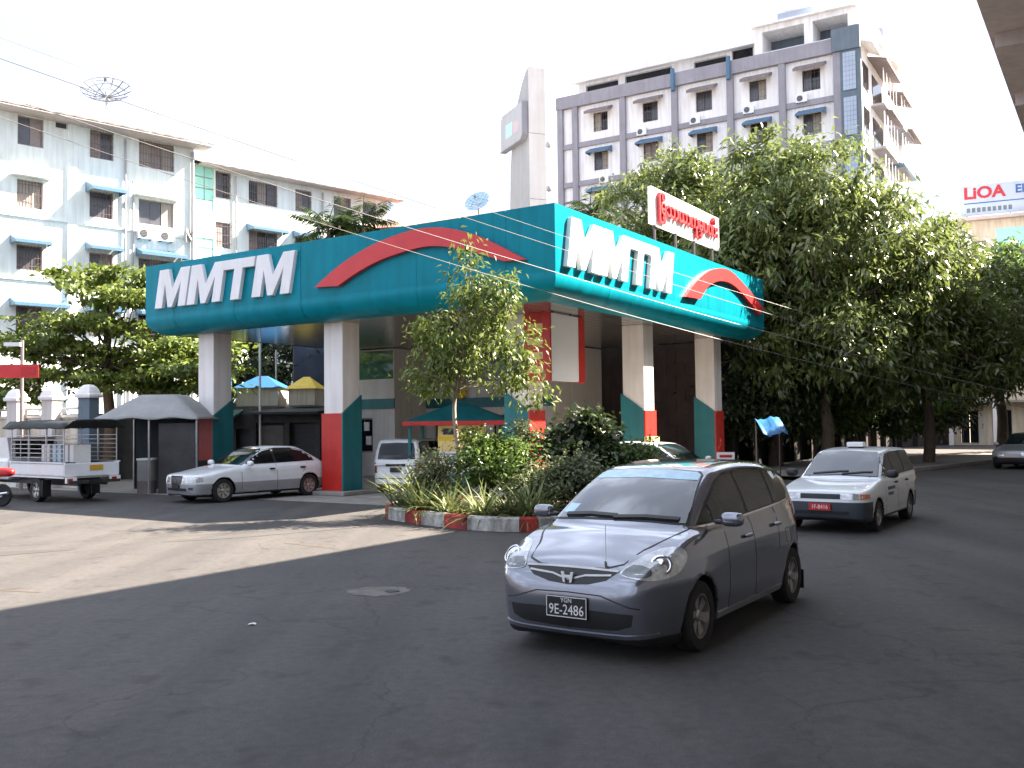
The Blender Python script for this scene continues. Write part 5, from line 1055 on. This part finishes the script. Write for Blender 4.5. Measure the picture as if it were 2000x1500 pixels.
shell('bumper_groove', bv, front(ribbon([(-.62, .445), (-.54, .455), (-.3, .53), (0, .538), (.3, .53), (.54, .455), (.62, .445)], .010)), DF, .003, 'black', hb, skirt=.002)
px = max(bv.ray_cast(Vector((3, 0, z)), Vector((-1, 0, 0)))[0].x for z in (.36, .5)) + .012
pt_ = boxo('number_plate', (px, px + .012, -.19, .19, .335, .505), 'plateblack', hb, bevel=.003)
for q in ((px + .0121, px + .0145, -.188, .188, .337, .343), (px + .0121, px + .0145, -.188, .188, .497, .503), (px + .0121, px + .0145, -.188, -.182, .344, .496), (px + .0121, px + .0145, .182, .188, .344, .496)): boxo('plate_border', q, 'print', pt_)
PM = Matrix(((0, 0, 1, 0), (1, 0, 0, 0), (0, 1, 0, 0), (0, 0, 0, 1)))
text_mesh('9E-2486', .115, .001, 'plate_text', 'print', pt_, Matrix.Translation((px + .0145, 0, .395)) @ PM, sx=.86); text_mesh('YGN', .05, .001, 'plate_text', 'print', pt_, Matrix.Translation((px + .0145, 0, .472)) @ PM)
a0 = bv.ray_cast(Vector((3, .30, .735)), Vector((-1, 0, 0)))[0]
MB().tube([a0 + Vector((-.02, 0, -.01)), a0 + Vector((-.02, 0, .06))], .012, 8).build('pole_base', 'chrome', hb, True); MB().tube([a0 + Vector((-.02, 0, .05)), a0 + Vector((-.06, -.02, .34))], .004, 6).build('corner_pole', 'steel', hb, True)
shell('fuel_door', bv, side(ribbon([(-2.22, .80), (-2.38, .80), (-2.38, .66), (-2.22, .66), (-2.22, .80)], .008), 1), DS(1), .0015, 'black', hb, skirt=.002)

def simple_car(name, label, loc, rz, scale, SP, paint, wins, ws, rw, lamps, h=.03, two=None, nspoke=5, group=None, rimm='alloy', mirror=(-.45, .92, .98), mirm=None, handles=(), gaps=()):
    c = thing(name, label, 'car', loc, rz, group, scale); b = Body(SP)
    o, bv = body_part('body', b, h, [paint, 'black'] + ([two[0]] if two else []), archmat(SP, (lambda C, m: np.where(two[1](C), 2, m)) if two else None), c)
    if ws:
        shell('windscreen_seal', bv, front([(y * 1.02, z + (.006 if z > 1.2 else -.012)) for y, z in ws]), DF, .003, 'black', c, g=.1); shell('windscreen', bv, front(ws), DF, .006, 'carglass2', c, g=.08)
    if rw: shell('rear_window', bv, [(-8, y, z) for y, z in rw], (1, 0, 0), .006, 'carglass', c, g=.08)
    for s in (1, -1):
        shell('window_trim', bv, side([p for p in wins[0]], s), DS(s), .003, 'black', c, g=.1)
        for w_ in wins[1:]: shell('side_window', bv, side(w_, s), DS(s), .006, 'carglass', c, g=.08)
        for a, b_ in gaps: shell('door_gap', bv, side(ribbon([a, b_], .012), s), DS(s), .0015, 'black', c, skirt=.002, g=.12)
        for x, z in handles: blob('door_handle', mirm or paint, c, (x, s * (SP['plan_w'] + .004), z), (.10, .022, .022), n=8)
        for (nm, m, pts, d) in lamps: shell(nm, bv, [(x, s * y, z) for x, y, z in pts], (d[0], d[1] * s, d[2]), .006, m, c, g=.08)
        for a in SP['axles']: wheel(c, a, s * (SP['plan_w'] - .11), SP['wr'], .185, s, nspoke, rm=rimm)
        if mirror: blob('mirror', mirm or paint, c, (mirror[0], s * mirror[1], mirror[2]), (.07, .11, .075), n=10)
    return c, bv
# ---- white estate taxi
VS = dict(lo=[(.52, .22), (.70, .24), (.78, .34), (.79, .52), (.775, .60), (.76, .70), (.70, .755), (.3, .83), (-.35, .90), (-1.2, .91), (-2.6, .92), (-3.2, .92), (-3.32, .85), (-3.36, .6), (-3.32, .32), (-3.1, .24), (-1.2, .22)],
 hi=[(-.1, .78), (-.36, .93), (-.75, 1.17), (-1.08, 1.36), (-1.3, 1.42), (-2.0, 1.455), (-2.8, 1.44), (-3.05, 1.40), (-3.18, 1.2), (-3.27, .92), (-3.2, .75), (-1.2, .65)],
 plan=[(.80, 0), (.79, .35), (.755, .58), (.66, .74), (.4, .805), (-.3, .825), (-1.2, .8325), (-2.4, .83), (-3.0, .80), (-3.28, .68), (-3.35, .4), (-3.36, 0)], plan_w=.8325,
 off=[(.1, .04), (.25, .012), (.45, 0), (.62, .002), (.75, .015), (.9, .045), (1.0, .09)], wu=[(.6, .80), (.9, .765), (1.1, .715), (1.36, .625), (1.45, .59), (1.55, .55)], axles=(0, -2.4), wr=.28, arch=.32, mid=-1.7, lo_z=.22, k=.06, ku=.08, kj=.025, wscurve=.12, crown=.06, flare=.01)
wv = [[(-.42, .93), (-.78, 1.145), (-1.12, 1.335), (-1.6, 1.375), (-2.4, 1.385), (-2.95, 1.36), (-3.08, 1.14), (-3.12, .97), (-2.0, .95)], [(-.56, .96), (-.82, 1.13), (-1.14, 1.31), (-1.34, 1.335), (-1.36, .962)], [(-1.43, .965), (-1.42, 1.345), (-2.2, 1.362), (-2.22, .972)], [(-2.29, .975), (-2.28, 1.362), (-2.90, 1.338), (-3.05, .99)]]
wsv = [(-.68, .95), (0, .975), (.68, .95), (.63, 1.15), (.575, 1.345), (.5, 1.375), (0, 1.395), (-.5, 1.375), (-.575, 1.345), (-.63, 1.15)]
lmv = [('head_lamp', 'lamp', [(.78, .36, .60), (.76, .58, .60), (.70, .655, .605), (.70, .655, .70), (.76, .56, .715), (.775, .36, .70)], (-.9, -.4, 0)), ('indicator', 'amber', [(.70, .67, .605), (.64, .745, .61), (.5, .80, .62), (.5, .80, .69), (.64, .745, .70), (.70, .67, .70)], (-.7, -.7, 0)), ('tail_lamp', 'redlens', [(-3.35, .60, .65), (-3.2, .77, .65), (-3.2, .77, .9), (-3.3, .60, .9)], (.7, -.7, 0))]
van, vb = simple_car('estate_car', 'white estate taxi with dark bumper and red plate on the right of the road', (5.77, 17.25, 0), -2.18, .98, VS, 'paintwhite', wv, wsv, [(-.6, .98), (.6, .98), (.52, 1.33), (-.52, 1.33)], lmv, .026, ('bumper', lambda C: (C[:, 2] < .56) & ((C[:, 0] > .37) | (C[:, 0] < -2.78))), 6, mirm='black', mirror=(-.55, .93, 1.0), handles=((-1.25, .82), (-2.1, .82)), gaps=(((-.5, .9), (-.5, .3)), ((-1.4, .93), (-1.4, .3)), ((-2.2, .93), (-2.15, .6))))
shell('grille', vb, front([(-.35, .61), (.35, .61), (.35, .70), (-.35, .70)]), DF, .005, 'bumper', van)
for z in (.63, .655, .68): shell('grille_bar', vb, front(ribbon([(-.34, z), (.34, z)], .010)), DF, .012, 'darksteel', van)
shell('bumper_slot', vb, front([(-.5, .34), (.5, .34), (.5, .40), (-.5, .40)]), DF, .004, 'black', van)
shell('wiper', vb, front(ribbon([(-.5, .985), (.0, 1.03), (.15, 1.035)], .02)), DF, .02, 'black', van); shell('wiper', vb, front(ribbon([(.05, .985), (.45, 1.02), (.58, 1.02)], .02)), DF, .02, 'black', van)
pl = boxo('number_plate', (.80, .812, -.19, .19, .41, .535), 'platered', van); text_mesh('1F-8416', .10, .001, 'plate_text', 'print', pl, Matrix.Translation((.8145, 0, .47)) @ PM, sx=.9)
tx = boxo('taxi_lamp', (-1.75, -1.55, -.16, .16, 1.47, 1.56), 'print', van, bevel=.015); boxo('lamp_foot', (-1.7, -1.6, -.14, .14, 1.44, 1.469), 'black', tx)
for i in range(4): boxo('door_print', (-.75 - i * .13, -.66 - i * .13, .822, .838, .70, .76), 'bluegrey', van)
for i in range(3): boxo('door_print', (-.75 - i * .13, -.66 - i * .13, .826, .84, .60, .655), 'bluegrey', van)
# ---- white sedan
SS = dict(lo=[(.55, .20), (.78, .22), (.88, .34), (.895, .5), (.885, .62), (.865, .69), (.80, .745), (.6, .79), (.1, .855), (-.5, .92), (-1.4, .935), (-2.4, .95), (-3.0, .955), (-3.6, .95), (-3.78, .90), (-3.84, .7), (-3.86, .5), (-3.8, .3), (-3.5, .2), (-1.4, .18)],
 hi=[(-.15, .80), (-.50, .955), (-.95, 1.20), (-1.32, 1.375), (-1.7, 1.435), (-2.2, 1.44), (-2.6, 1.40), (-3.05, 1.18), (-3.38, .98), (-3.3, .8), (-1.5, .7)],
 plan=[(.90, 0), (.88, .35), (.82, .6), (.68, .77), (.4, .85), (-.3, .875), (-1.4, .8825), (-2.6, .88), (-3.3, .83), (-3.7, .70), (-3.84, .4), (-3.86, 0)], plan_w=.8825,
 off=[(.1, .05), (.25, .015), (.45, 0), (.65, .002), (.8, .02), (.92, .06), (1.0, .12)], wu=[(.6, .82), (.93, .77), (1.1, .71), (1.36, .60), (1.45, .56), (1.6, .5)], axles=(0, -2.78), wr=.31, arch=.345, mid=-1.9, lo_z=.19, k=.08, ku=.10, kj=.025, wscurve=.15, crown=.07, flare=.015)
w5 = [[(-.56, .965), (-.95, 1.165), (-1.36, 1.345), (-1.8, 1.395), (-2.3, 1.385), (-2.62, 1.32), (-2.95, 1.13), (-3.02, 1.0), (-1.8, .975)], [(-.72, .985), (-1.0, 1.15), (-1.36, 1.315), (-1.62, 1.352), (-1.66, .992)], [(-1.73, .994), (-1.69, 1.36), (-2.25, 1.36), (-2.58, 1.29), (-2.88, 1.11), (-2.92, 1.015)]]
ws5 = [(-.70, .965), (0, .99), (.70, .965), (.65, 1.14), (.56, 1.345), (.48, 1.38), (0, 1.40), (-.48, 1.38), (-.56, 1.345), (-.65, 1.14)]
lm5 = [('head_lamp', 'lamp', [(.87, .33, .545), (.84, .55, .54), (.70, .74, .555), (.55, .80, .575), (.55, .80, .68), (.72, .70, .695), (.85, .45, .69), (.87, .32, .675)], (-.85, -.5, 0)), ('tail_lamp', 'redlens', [(-3.83, .45, .65), (-3.6, .75, .68), (-3.6, .75, .85), (-3.8, .45, .86)], (.8, -.55, 0)), ('fog_lamp', 'lampdark', [(.87, .55, .36), (.78, .66, .36), (.78, .66, .43), (.87, .55, .43)], (-.85, -.5, 0))]
sed, sb = simple_car('sedan_car', 'white over silver sedan parked before the first canopy column', (-8.22, 25.52, 0), -2.28, .99, SS, 'paintwhite', w5, ws5, [(-.62, 1.03), (.62, 1.03), (.5, 1.32), (-.5, 1.32)], lm5, .028, ('paintsilver', lambda C: (C[:, 2] < .50) & (C[:, 2] > .2)), 7, mirror=(-.75, .96, 1.0), handles=(), gaps=(((-.55, .93), (-.55, .3)), ((-1.68, .95), (-1.68, .3)), ((-2.75, .95), (-2.5, .62))))
shell('grille', sb, front([(-.25, .52), (.25, .52), (.27, .70), (-.27, .70)]), DF, .006, 'black', sed)
for i in range(7): shell('grille_bar', sb, front(ribbon([(-.21 + i * .07, .525), (-.21 + i * .07, .695)], .012)), DF, .012, 'steel', sed)
shell('grille_frame', sb, front(ribbon([(-.28, .705), (.28, .705)], .02)), DF, .012, 'chrome', sed)
shell('intake', sb, front([(-.45, .33), (.45, .33), (.45, .40), (-.45, .40)]), DF, .005, 'black', sed)
shell('bumper_strip', sb, front(ribbon([(-.8, .245), (-.4, .24), (0, .24), (.4, .24), (.8, .245)], .025)), DF, .012, 'chrome', sed)
boxo('number_plate', (.895, .907, -.17, .17, .40, .52), 'plateblack', sed)
for s in (1, -1):
    for x in (-1.52, -2.55): blob('door_handle', 'black', sed, (x, s * .882, .83), (.10, .022, .025), n=8)
# ---- white box wagon, rear to camera
KS = dict(lo=[(.45, .22), (.60, .26), (.66, .5), (.62, .78), (.4, .90), (0, .96), (-1.0, .97), (-2.6, .98), (-2.98, .95), (-3.03, .7), (-3.04, .4), (-2.95, .25), (-1.2, .22)],
 hi=[(.1, .85), (-.1, 1.05), (-.5, 1.38), (-.85, 1.56), (-1.3, 1.60), (-2.5, 1.59), (-2.82, 1.55), (-2.92, 1.3), (-3.0, .95), (-2.9, .8), (-1.2, .7)],
 plan=[(.66, 0), (.64, .4), (.5, .66), (.1, .735), (-1.2, .7425), (-2.6, .74), (-2.9, .69), (-3.02, .5), (-3.04, 0)], plan_w=.7425,
 off=[(.1, .04), (.3, .008), (.5, 0), (.8, .005), (.95, .03), (1.1, .08)], wu=[(.6, .72), (.95, .70), (1.2, .67), (1.5, .61), (1.6, .58), (1.7, .54)], axles=(0, -2.4), wr=.27, arch=.31, mid=-1.4, lo_z=.22, k=.06, ku=.08, kj=.02, wscurve=.1, crown=.04)
wk = [[(-.2, 1.0), (-.6, 1.36), (-.9, 1.5), (-2.3, 1.52), (-2.75, 1.48), (-2.84, 1.02), (-1.5, 1.0)], [(-.35, 1.02), (-.66, 1.36), (-.92, 1.48), (-1.2, 1.49), (-1.2, 1.02)], [(-1.26, 1.02), (-1.26, 1.49), (-2.0, 1.5), (-2.02, 1.02)], [(-2.08, 1.03), (-2.06, 1.5), (-2.68, 1.46), (-2.76, 1.04)]]
kei, kb = simple_car('wagon_car', 'white box wagon seen from behind, parked at the fuel pump', (-2.75, 30.3, 0), 1.36, .98, KS, 'paintwhite', wk, [(-.6, 1.08), (.6, 1.08), (.54, 1.48), (-.54, 1.48)], [(-.58, 1.0), (0, .99), (.58, 1.0), (.55, 1.3), (.5, 1.47), (0, 1.49), (-.5, 1.47), (-.55, 1.3)], [('tail_lamp', 'redlens', [(-3.0, .60, .6), (-2.92, .70, .6), (-2.9, .68, .9), (-2.97, .6, .9)], (.8, -.55, 0)), ('head_lamp', 'lamp', [(.62, .4, .6), (.5, .66, .6), (.45, .66, .75), (.6, .4, .75)], (-.85, -.5, 0))], .034, None, 5, mirror=(-.3, .84, 1.08), mirm='black')
shell('plate_panel', kb, [(-8, y, z) for y, z in ((-.3, .80), (.3, .80), (.3, .86), (-.3, .86))], (1, 0, 0), .02, 'black', kei); boxo('number_plate', (-3.06, -3.045, -.17, .17, .62, .76), 'plateblack', kei)
shell('bumper_gap', kb, [(-8, y, z) for y, z in ((-.66, .42), (.66, .42), (.66, .45), (-.66, .45))], (1, 0, 0), .004, 'black', kei)
# ---- white taxi behind the hatchback, seen over its roof
V2 = dict(VS); tax, tb_ = simple_car('estate_car', 'white taxi with a yellow roof lamp behind the grey hatchback', (5.0, 24.2, 0), -.62, 1.0, V2, 'paintwhite', wv, wsv, None, lmv[:2], .034, None, 6)
boxo('taxi_lamp', (-1.75, -1.5, -.2, .2, 1.45, 1.58), 'paleyellow', tax, bevel=.02)
# ---- far car at the right edge
far, fb = simple_car('sedan_car', 'dark green grey car far off at the right edge of the road', (19.3, 36.4, 0), -2.3, .95, SS, 'paintsilver', w5, ws5, None, lm5[:1], .045, ('black', lambda C: C[:, 2] < .5), 5)
sq = thing('small_sign', 'small white and red sign board just behind the hatchback roof', 'sign', (4.15, 18.6, 0), -.1)
boxo('board', (-.17, .17, -.02, .02, 1.22, 1.36), 'print', sq); boxo('board_print', (-.12, .12, -.026, -.021, 1.26, 1.31), 'platered', sq); MB().tube([(0, .04, 0), (0, .04, 1.3)], .02, 6).build('post', 'steel', sq, True)

# ---- pickup truck with rails and tarpaulin roof; x forward, origin under the rear axle
pk = thing('pickup_truck', 'white pickup truck with a railed bed and dark tarpaulin roof at the left', 'truck', (-12.5, 26.55, 0), 2.5)
W2 = .775
boxo('bed_floor', (-1.42, 1.5, -W2, W2, .66, .74), 'paintwhite', pk)
for s in (1, -1):
    mb = MB(); mb.prism([(-1.42, s * W2, .70), (1.5, s * W2, .70), (1.5, s * W2, 1.02), (1.5, s * (W2 - .02), 1.06), (-1.42, s * (W2 - .02), 1.06), (-1.42, s * W2, 1.02)], (0, -s * .045, 0)); mb.box(-1.42, 1.5, s * W2 - .06, s * W2 + .03, 1.055, 1.09); mb.build('bed_side', 'paintwhite', pk)
tg = boxo('tailgate', (-1.47, -1.421, -W2, W2, .70, 1.06), 'paintwhite', pk, bevel=.015)
boxo('tailgate_plate', (-1.485, -1.471, -.3, .08, .86, 1.0), 'plateyellow', tg)
boxo('rear_bumper', (-1.62, -1.48, -.72, .72, .52, .60), 'darksteel', pk)
for s in (1, -1):
    l_ = boxo('tail_lamp', (-1.56, -1.471, s * .62 - .14, s * .62 + .14, .54, .69), 'print', pk); boxo('lens', (-1.575, -1.561, s * .62 - .02, s * .62 + .12, .57, .66), 'redlens', l_)
boxo('number_plate', (-1.64, -1.621, -.17, .17, .5, .61), 'plateblack', pk)
mb = MB(); mb.box(-1.5, 3.9, -.42, -.32, .45, .6); mb.box(-1.5, 3.9, .32, .42, .45, .6); mb.build('chassis', 'darksteel', pk)
for x in (-1.38, -.45, .5, 1.45):
    for s in (1, -1): MB().tube([(x, s * (W2 - .03), 1.08), (x, s * (W2 - .03), 2.0)], .018, 6).build('roof_post', 'steel', pk, True)
for s in (1, -1):
    for z in (1.2, 1.32, 1.44, 1.56, 1.68, 1.8): MB().tube([(-1.38, s * (W2 - .03), z), (1.45, s * (W2 - .03), z)], .013, 5).build('rail', 'steel', pk, True)
for y in (-.5, -.25, .25, .5): MB().tube([(1.44, y, 1.08), (1.44, y, 2.0)], .015, 5).build('front_bar', 'steel', pk, True)
for s in (1, -1): boxo('bench', (-1.3, 1.3, s * .55 - .17, s * .55 + .17, 1.02, 1.08), 'darkwall', pk)
mb = MB()
for i in range(12):
    for j in range(8):
        def q(i, j):
            x = -1.62 + 3.4 * i / 12; y = -.86 + 1.72 * j / 8; e = min(j, 8 - j); return (x, y, 2.0 + (.0 if e == 0 else .17 + .06 * math.sin(math.pi * j / 8)) + .012 * math.sin(i * 2.1 + j))
        mb.face([q(i, j), q(i + 1, j), q(i + 1, j + 1), q(i, j + 1)])
o = mb.build('tarpaulin_roof', 'darktarp', pk, True); sd = o.modifiers.new('thick', 'SOLIDIFY'); sd.thickness = .03
ck = boxo('cab', (1.6, 3.3, -.78, .78, .55, 1.15), 'paintwhite', pk, bevel=.08)
mb = MB(); mb.prism([(1.65, -.72, 1.15), (3.0, -.72, 1.15), (2.6, -.66, 1.75), (1.7, -.66, 1.75)], (0, 1.42, 0)); mb.build('cab_top', 'paintwhite', pk)
boxo('bonnet', (3.301, 4.1, -.74, .74, .5, 1.0), 'paintwhite', pk, bevel=.08); boxo('cab_window', (1.64, 1.649, -.55, .55, 1.2, 1.65), 'carglass', pk)
for s in (1, -1):
    wheel(pk, 0, s * .70, .32, .2, s, 5); wheel(pk, 3.0, s * .70, .32, .2, s, 5); MB().box(-.42, -.38, s * .7 - .12, s * .7 + .12, .15, .6).build('mud_flap', 'black', pk)
for i, (x, y, z, m, lab) in enumerate(((-.9, .15, .741, 'print', 'white carton in the truck bed nearest the tailgate'), (-.35, .2, .741, 'paleblue', 'pale blue carton in the middle of the truck bed'), (.35, .15, .741, 'print', 'white carton in the truck bed nearest the cab'))):
    t = thing('carton', lab, 'box', local_to_world((-12.5, 26.55, 0), 2.5, (x, y, z)), 2.5, 'cartons in the truck bed')
    boxo('carton_body', (-.22, .22, -.3, .2, 0, .8), m, t, bevel=.01); boxo('tape', (-.03, .03, -.31, .21, .0, .803), 'tarp', t)

# ---- motorbike cut by the left edge
mk = thing('motorbike', 'parked motorbike with a red seat cowl at the left edge of the photo', 'motorbike', (-13.15, 24.55, 0), 2.9)
for x in (0, 1.22):
    t = bpy.data.objects.new('wheel', None); col.objects.link(t); t.parent = mk; t.location = (x, 0, .29)
    MB().lathe([(.22, -.04), (.26, -.05), (.29, -.02), (.29, .02), (.26, .05), (.22, .04)], 26, (0, 0, 0), 'y').build('tyre', 'rubber', t, True)
    mb = MB()
    for k in range(10): g = 2 * math.pi * k / 10; mb.tube([(0, 0, 0), (.23 * math.cos(g), 0, .23 * math.sin(g))], .006, 4)
    mb.lathe([(.05, -.05), (.05, .05)], 12, (0, 0, 0), 'y'); mb.build('spokes', 'steel', t)
MB().tube([(0, 0, .29), (.35, 0, .45), (.75, 0, .45), (1.02, 0, .95)], .035, 8).build('bike_frame', 'darksteel', mk, True); MB().tube([(1.22, 0, .29), (1.0, 0, 1.0)], .03, 8).build('fork', 'steel', mk, True)
blob('seat_cowl', 'platered', mk, (-.02, 0, .88), (.34, .14, .12)); blob('seat', 'black', mk, (.3, 0, .86), (.36, .13, .07)); blob('engine', 'darksteel', mk, (.58, 0, .42), (.2, .14, .16)); blob('fuel_tank', 'platered', mk, (.72, 0, .82), (.22, .13, .13))
MB().tube([(.98, -.32, 1.06), (1.0, -.1, 1.02), (1.0, .1, 1.02), (.98, .32, 1.06)], .016, 6).build('handlebar', 'steel', mk, True); MB().tube([(.3, .12, .3), (-.3, .14, .36)], .04, 8).build('exhaust', 'chrome', mk, True)
MB().tube([(.45, -.1, .35), (.42, -.22, 0)], .012, 5).build('stand', 'steel', mk, True)

# ------------------------------------------------------------------ pylon, wires, oddments
py = thing('pylon_sign', 'tall white sign pylon with a curved top rising behind the canopy', 'pylon', (1.32, 44.0, 0), .407)
pr_ = [(0, 0), (0, 18.62), (.35, 18.45), (.8, 18.0), (1.25, 17.4), (1.65, 16.6), (1.95, 15.7), (2.2, 14.4), (2.32, 12.5), (2.35, 10), (2.35, 0)]
mb = MB(); mb.prism([(-.42, y, z) for y, z in pr_], (.84, 0, 0)); mb.build('shaft', 'pylon', py)
for k in range(6): boxo('edge_panel', (-.43, .43, -.04, -.001, 3.1 * k + .01, 3.1 * (k + 1) - .01 if k < 5 else 18.64), 'pylon2', py)
sbo = MB().prism([(-.70, .15, 15.45), (-.70, .35, 15.28), (-.70, 2.75, 15.28), (-.70, 2.75, 16.8), (-.70, 2.5, 17.0), (-.70, .15, 17.0)], (.27, 0, 0)).build('sign_box', 'pylon2', py)
mb = MB(); mb.box(-.72, -.43, .10, .149, 15.45, 17.02); mb.prism([(-.72, .10, 15.449), (-.72, .33, 15.23), (-.72, 2.78, 15.23), (-.72, 2.78, 15.279), (-.72, .35, 15.279), (-.72, .149, 15.449)], (.29, 0, 0)); mb.build('sign_edge', 'greyband', sbo)
boxo('sign_print', (-.707, -.7005, 1.3, 2.1, 15.75, 16.4), 'paleblue', sbo); boxo('sign_print', (-.707, -.7005, .6, 1.2, 15.75, 16.3), 'pinkprint', sbo)
for z in (15.0, 12.9):
    MB().tube([(.42, .3, z), (.66, .3, z + .1)], .03, 6).build('lamp_arm', 'pipe', py, True); blob('flood_lamp', 'greyband', py, (.72, .3, z + .15), (.12, .1, .16))
def wire(label, a, b, sag, r, m='wire'):
    a, b = Vector(a), Vector(b); pts = [a.lerp(b, t / 24) - Vector((0, 0, sag * 4 * (t / 24) * (1 - t / 24))) for t in range(25)]
    tag(MB().tube(pts, r, 5).build('overhead_wire', m, None, True), label, 'wire', 'overhead wires')
wire('dark overhead wire, uppermost across the left sky', (-8.9, 15, 8.2), (14.6, 27.8, 2.98), .25, .007)
wire('pale twisted overhead wire crossing before the left block', (-8.9, 15, 7.6), (14.4, 26.7, 2.6), .35, .008, 'wirepale')
wire('thin pale overhead wire above the dark one at far left', (-8.9, 15, 8.55), (14.8, 28.5, 3.4), .3, .004, 'wirepale')
wire('pale overhead wire, lowest one across the canopy face', (-8.9, 15.4, 7.3), (14.2, 26.2, 2.2), .45, .006, 'wirepale')
pc = MB()
for i in range(3):
    for j in range(2):
        def q(i, j): return (-2.66 + .025 * i, 9.55 + .03 * j, .008 + .006 * ((i * 7 + j * 3) % 3))
        pc.face([q(i, j), q(i + 1, j), q(i + 1, j + 1), q(i, j + 1)])
tag(pc.build('paper_scrap', 'paper'), 'small white paper scrap lying on the dark road', 'litter')
bsht = MB()
for i in range(8):
    for j in range(3):
        def q(i, j): return (7.85 + .1 * i, 29.8 + .35 * j + .04 * math.sin(i), 1.52 + .17 * j - .05 * math.sin(i * .8) + .03 * math.sin(i * 2.3 + j))
        bsht.face([q(i, j), q(i + 1, j), q(i + 1, j + 1), q(i, j + 1)])
o = bsht.build('plastic_sheet', 'blueroof', None, True, fix=False); tag(o, 'bright blue plastic sheet hung under the trees', 'sheet'); sd = o.modifiers.new('thick', 'SOLIDIFY'); sd.thickness = .01
for x in (7.87, 8.63): MB().tube([(x, 30.82, 0), (x, 30.82, 2.02)], .025, 6).build('sheet_pole', 'darksteel', o, True)

# ------------------------------------------------------------------ attendant crouching behind the island
def person(name, label, loc, rz, J, E_, kinds):
    me = bpy.data.meshes.new('skeleton'); names = list(J); me.from_pydata([J[k][:3] for k in names], [], [(names.index(a), names.index(b)) for a, b in E_])
    o = bpy.data.objects.new('skeleton', me); col.objects.link(o); md = o.modifiers.new('skin', 'SKIN'); sk = me.skin_vertices[0].data if me.skin_vertices else None
    if sk is None:
        bm = bmesh.new(); bm.from_mesh(me); bm.verts.layers.skin.verify(); bm.to_mesh(me); bm.free(); sk = me.skin_vertices[0].data
    for i, k in enumerate(names): sk[i].radius = (J[k][3], J[k][3]); sk[i].use_root = (k == 'pelvis')
    o.modifiers.new('sub', 'SUBSURF').levels = 1; o.modifiers['sub'].render_levels = 1
    dg = bpy.context.evaluated_depsgraph_get(); m2 = bpy.data.meshes.new_from_object(o.evaluated_get(dg)); bpy.data.objects.remove(o); m2.materials.clear()
    for q in ('print', 'darktarp', 'skin', 'black'): m2.materials.append(M[q])
    P = np.array([J[k][:3] for k in names])
    for f in m2.polygons:
        c = np.array(f.center); i = int(np.argmin(((P - c) ** 2).sum(1))); kk = kinds[names[i]]
        if names[i] == 'head' and (c[2] > P[i][2] + .03 or c[0] < P[i][0] - .03): kk = 3
        f.material_index = kk; f.use_smooth = True
    t = thing(name, label, 'person', loc, rz); m2.name = 'body'; link('body', m2, t)
    return t
J = dict(pelvis=(0, 0, .40, .13), waist=(.07, 0, .55, .125), chest=(.17, 0, .70, .14), neck=(.26, 0, .82, .055), head=(.31, 0, .93, .085), head_top=(.33, 0, 1.0, .07), nose=(.405, 0, .925, .016))
E_ = [('pelvis', 'waist'), ('waist', 'chest'), ('chest', 'neck'), ('neck', 'head'), ('head', 'head_top'), ('head', 'nose')]
kinds = dict(pelvis=1, waist=0, chest=0, neck=2, head=2, head_top=3, nose=2)
for n_, s_ in (('l', 1), ('r', -1)):
    J.update({n_ + 'sh': (.2, s_ * .19, .76, .06), n_ + 'el': (.36, s_ * .24, .56, .045), n_ + 'wr': (.55, s_ * .17, .50, .03), n_ + 'palm': (.61, s_ * .16, .49, .032), n_ + 'hip': (.03, s_ * .1, .38, .10), n_ + 'kn': (.40, s_ * .16, .46, .065), n_ + 'an': (.24, s_ * .14, .09, .042), n_ + 'toe': (.40, s_ * .16, .035, .035)})
    E_ += [('chest', n_ + 'sh'), (n_ + 'sh', n_ + 'el'), (n_ + 'el', n_ + 'wr'), (n_ + 'wr', n_ + 'palm'), ('pelvis', n_ + 'hip'), (n_ + 'hip', n_ + 'kn'), (n_ + 'kn', n_ + 'an'), (n_ + 'an', n_ + 'toe')]
    kinds.update({n_ + 'sh': 0, n_ + 'el': 2, n_ + 'wr': 2, n_ + 'palm': 2, n_ + 'hip': 1, n_ + 'kn': 1, n_ + 'an': 2, n_ + 'toe': 3})
    for q, (dy, l) in enumerate(((-.03, .075), (-.01, .085), (.01, .08), (.03, .065))):
        a, b = n_ + 'f%da' % q, n_ + 'f%db' % q; J[a] = (.65, s_ * .16 + dy, .48, .010); J[b] = (.65 + l * .7, s_ * .16 + dy, .46 - l * .3, .008); E_ += [(n_ + 'palm', a), (a, b)]; kinds[a] = kinds[b] = 2
    J[n_ + 'th'] = (.60, s_ * .16 - s_ * .05, .47, .010); E_.append((n_ + 'palm', n_ + 'th')); kinds[n_ + 'th'] = 2
person('person', 'person in a white shirt and dark trousers crouching behind the island plants', (-2.25, 24.6, 0), -.25, J, E_, kinds)
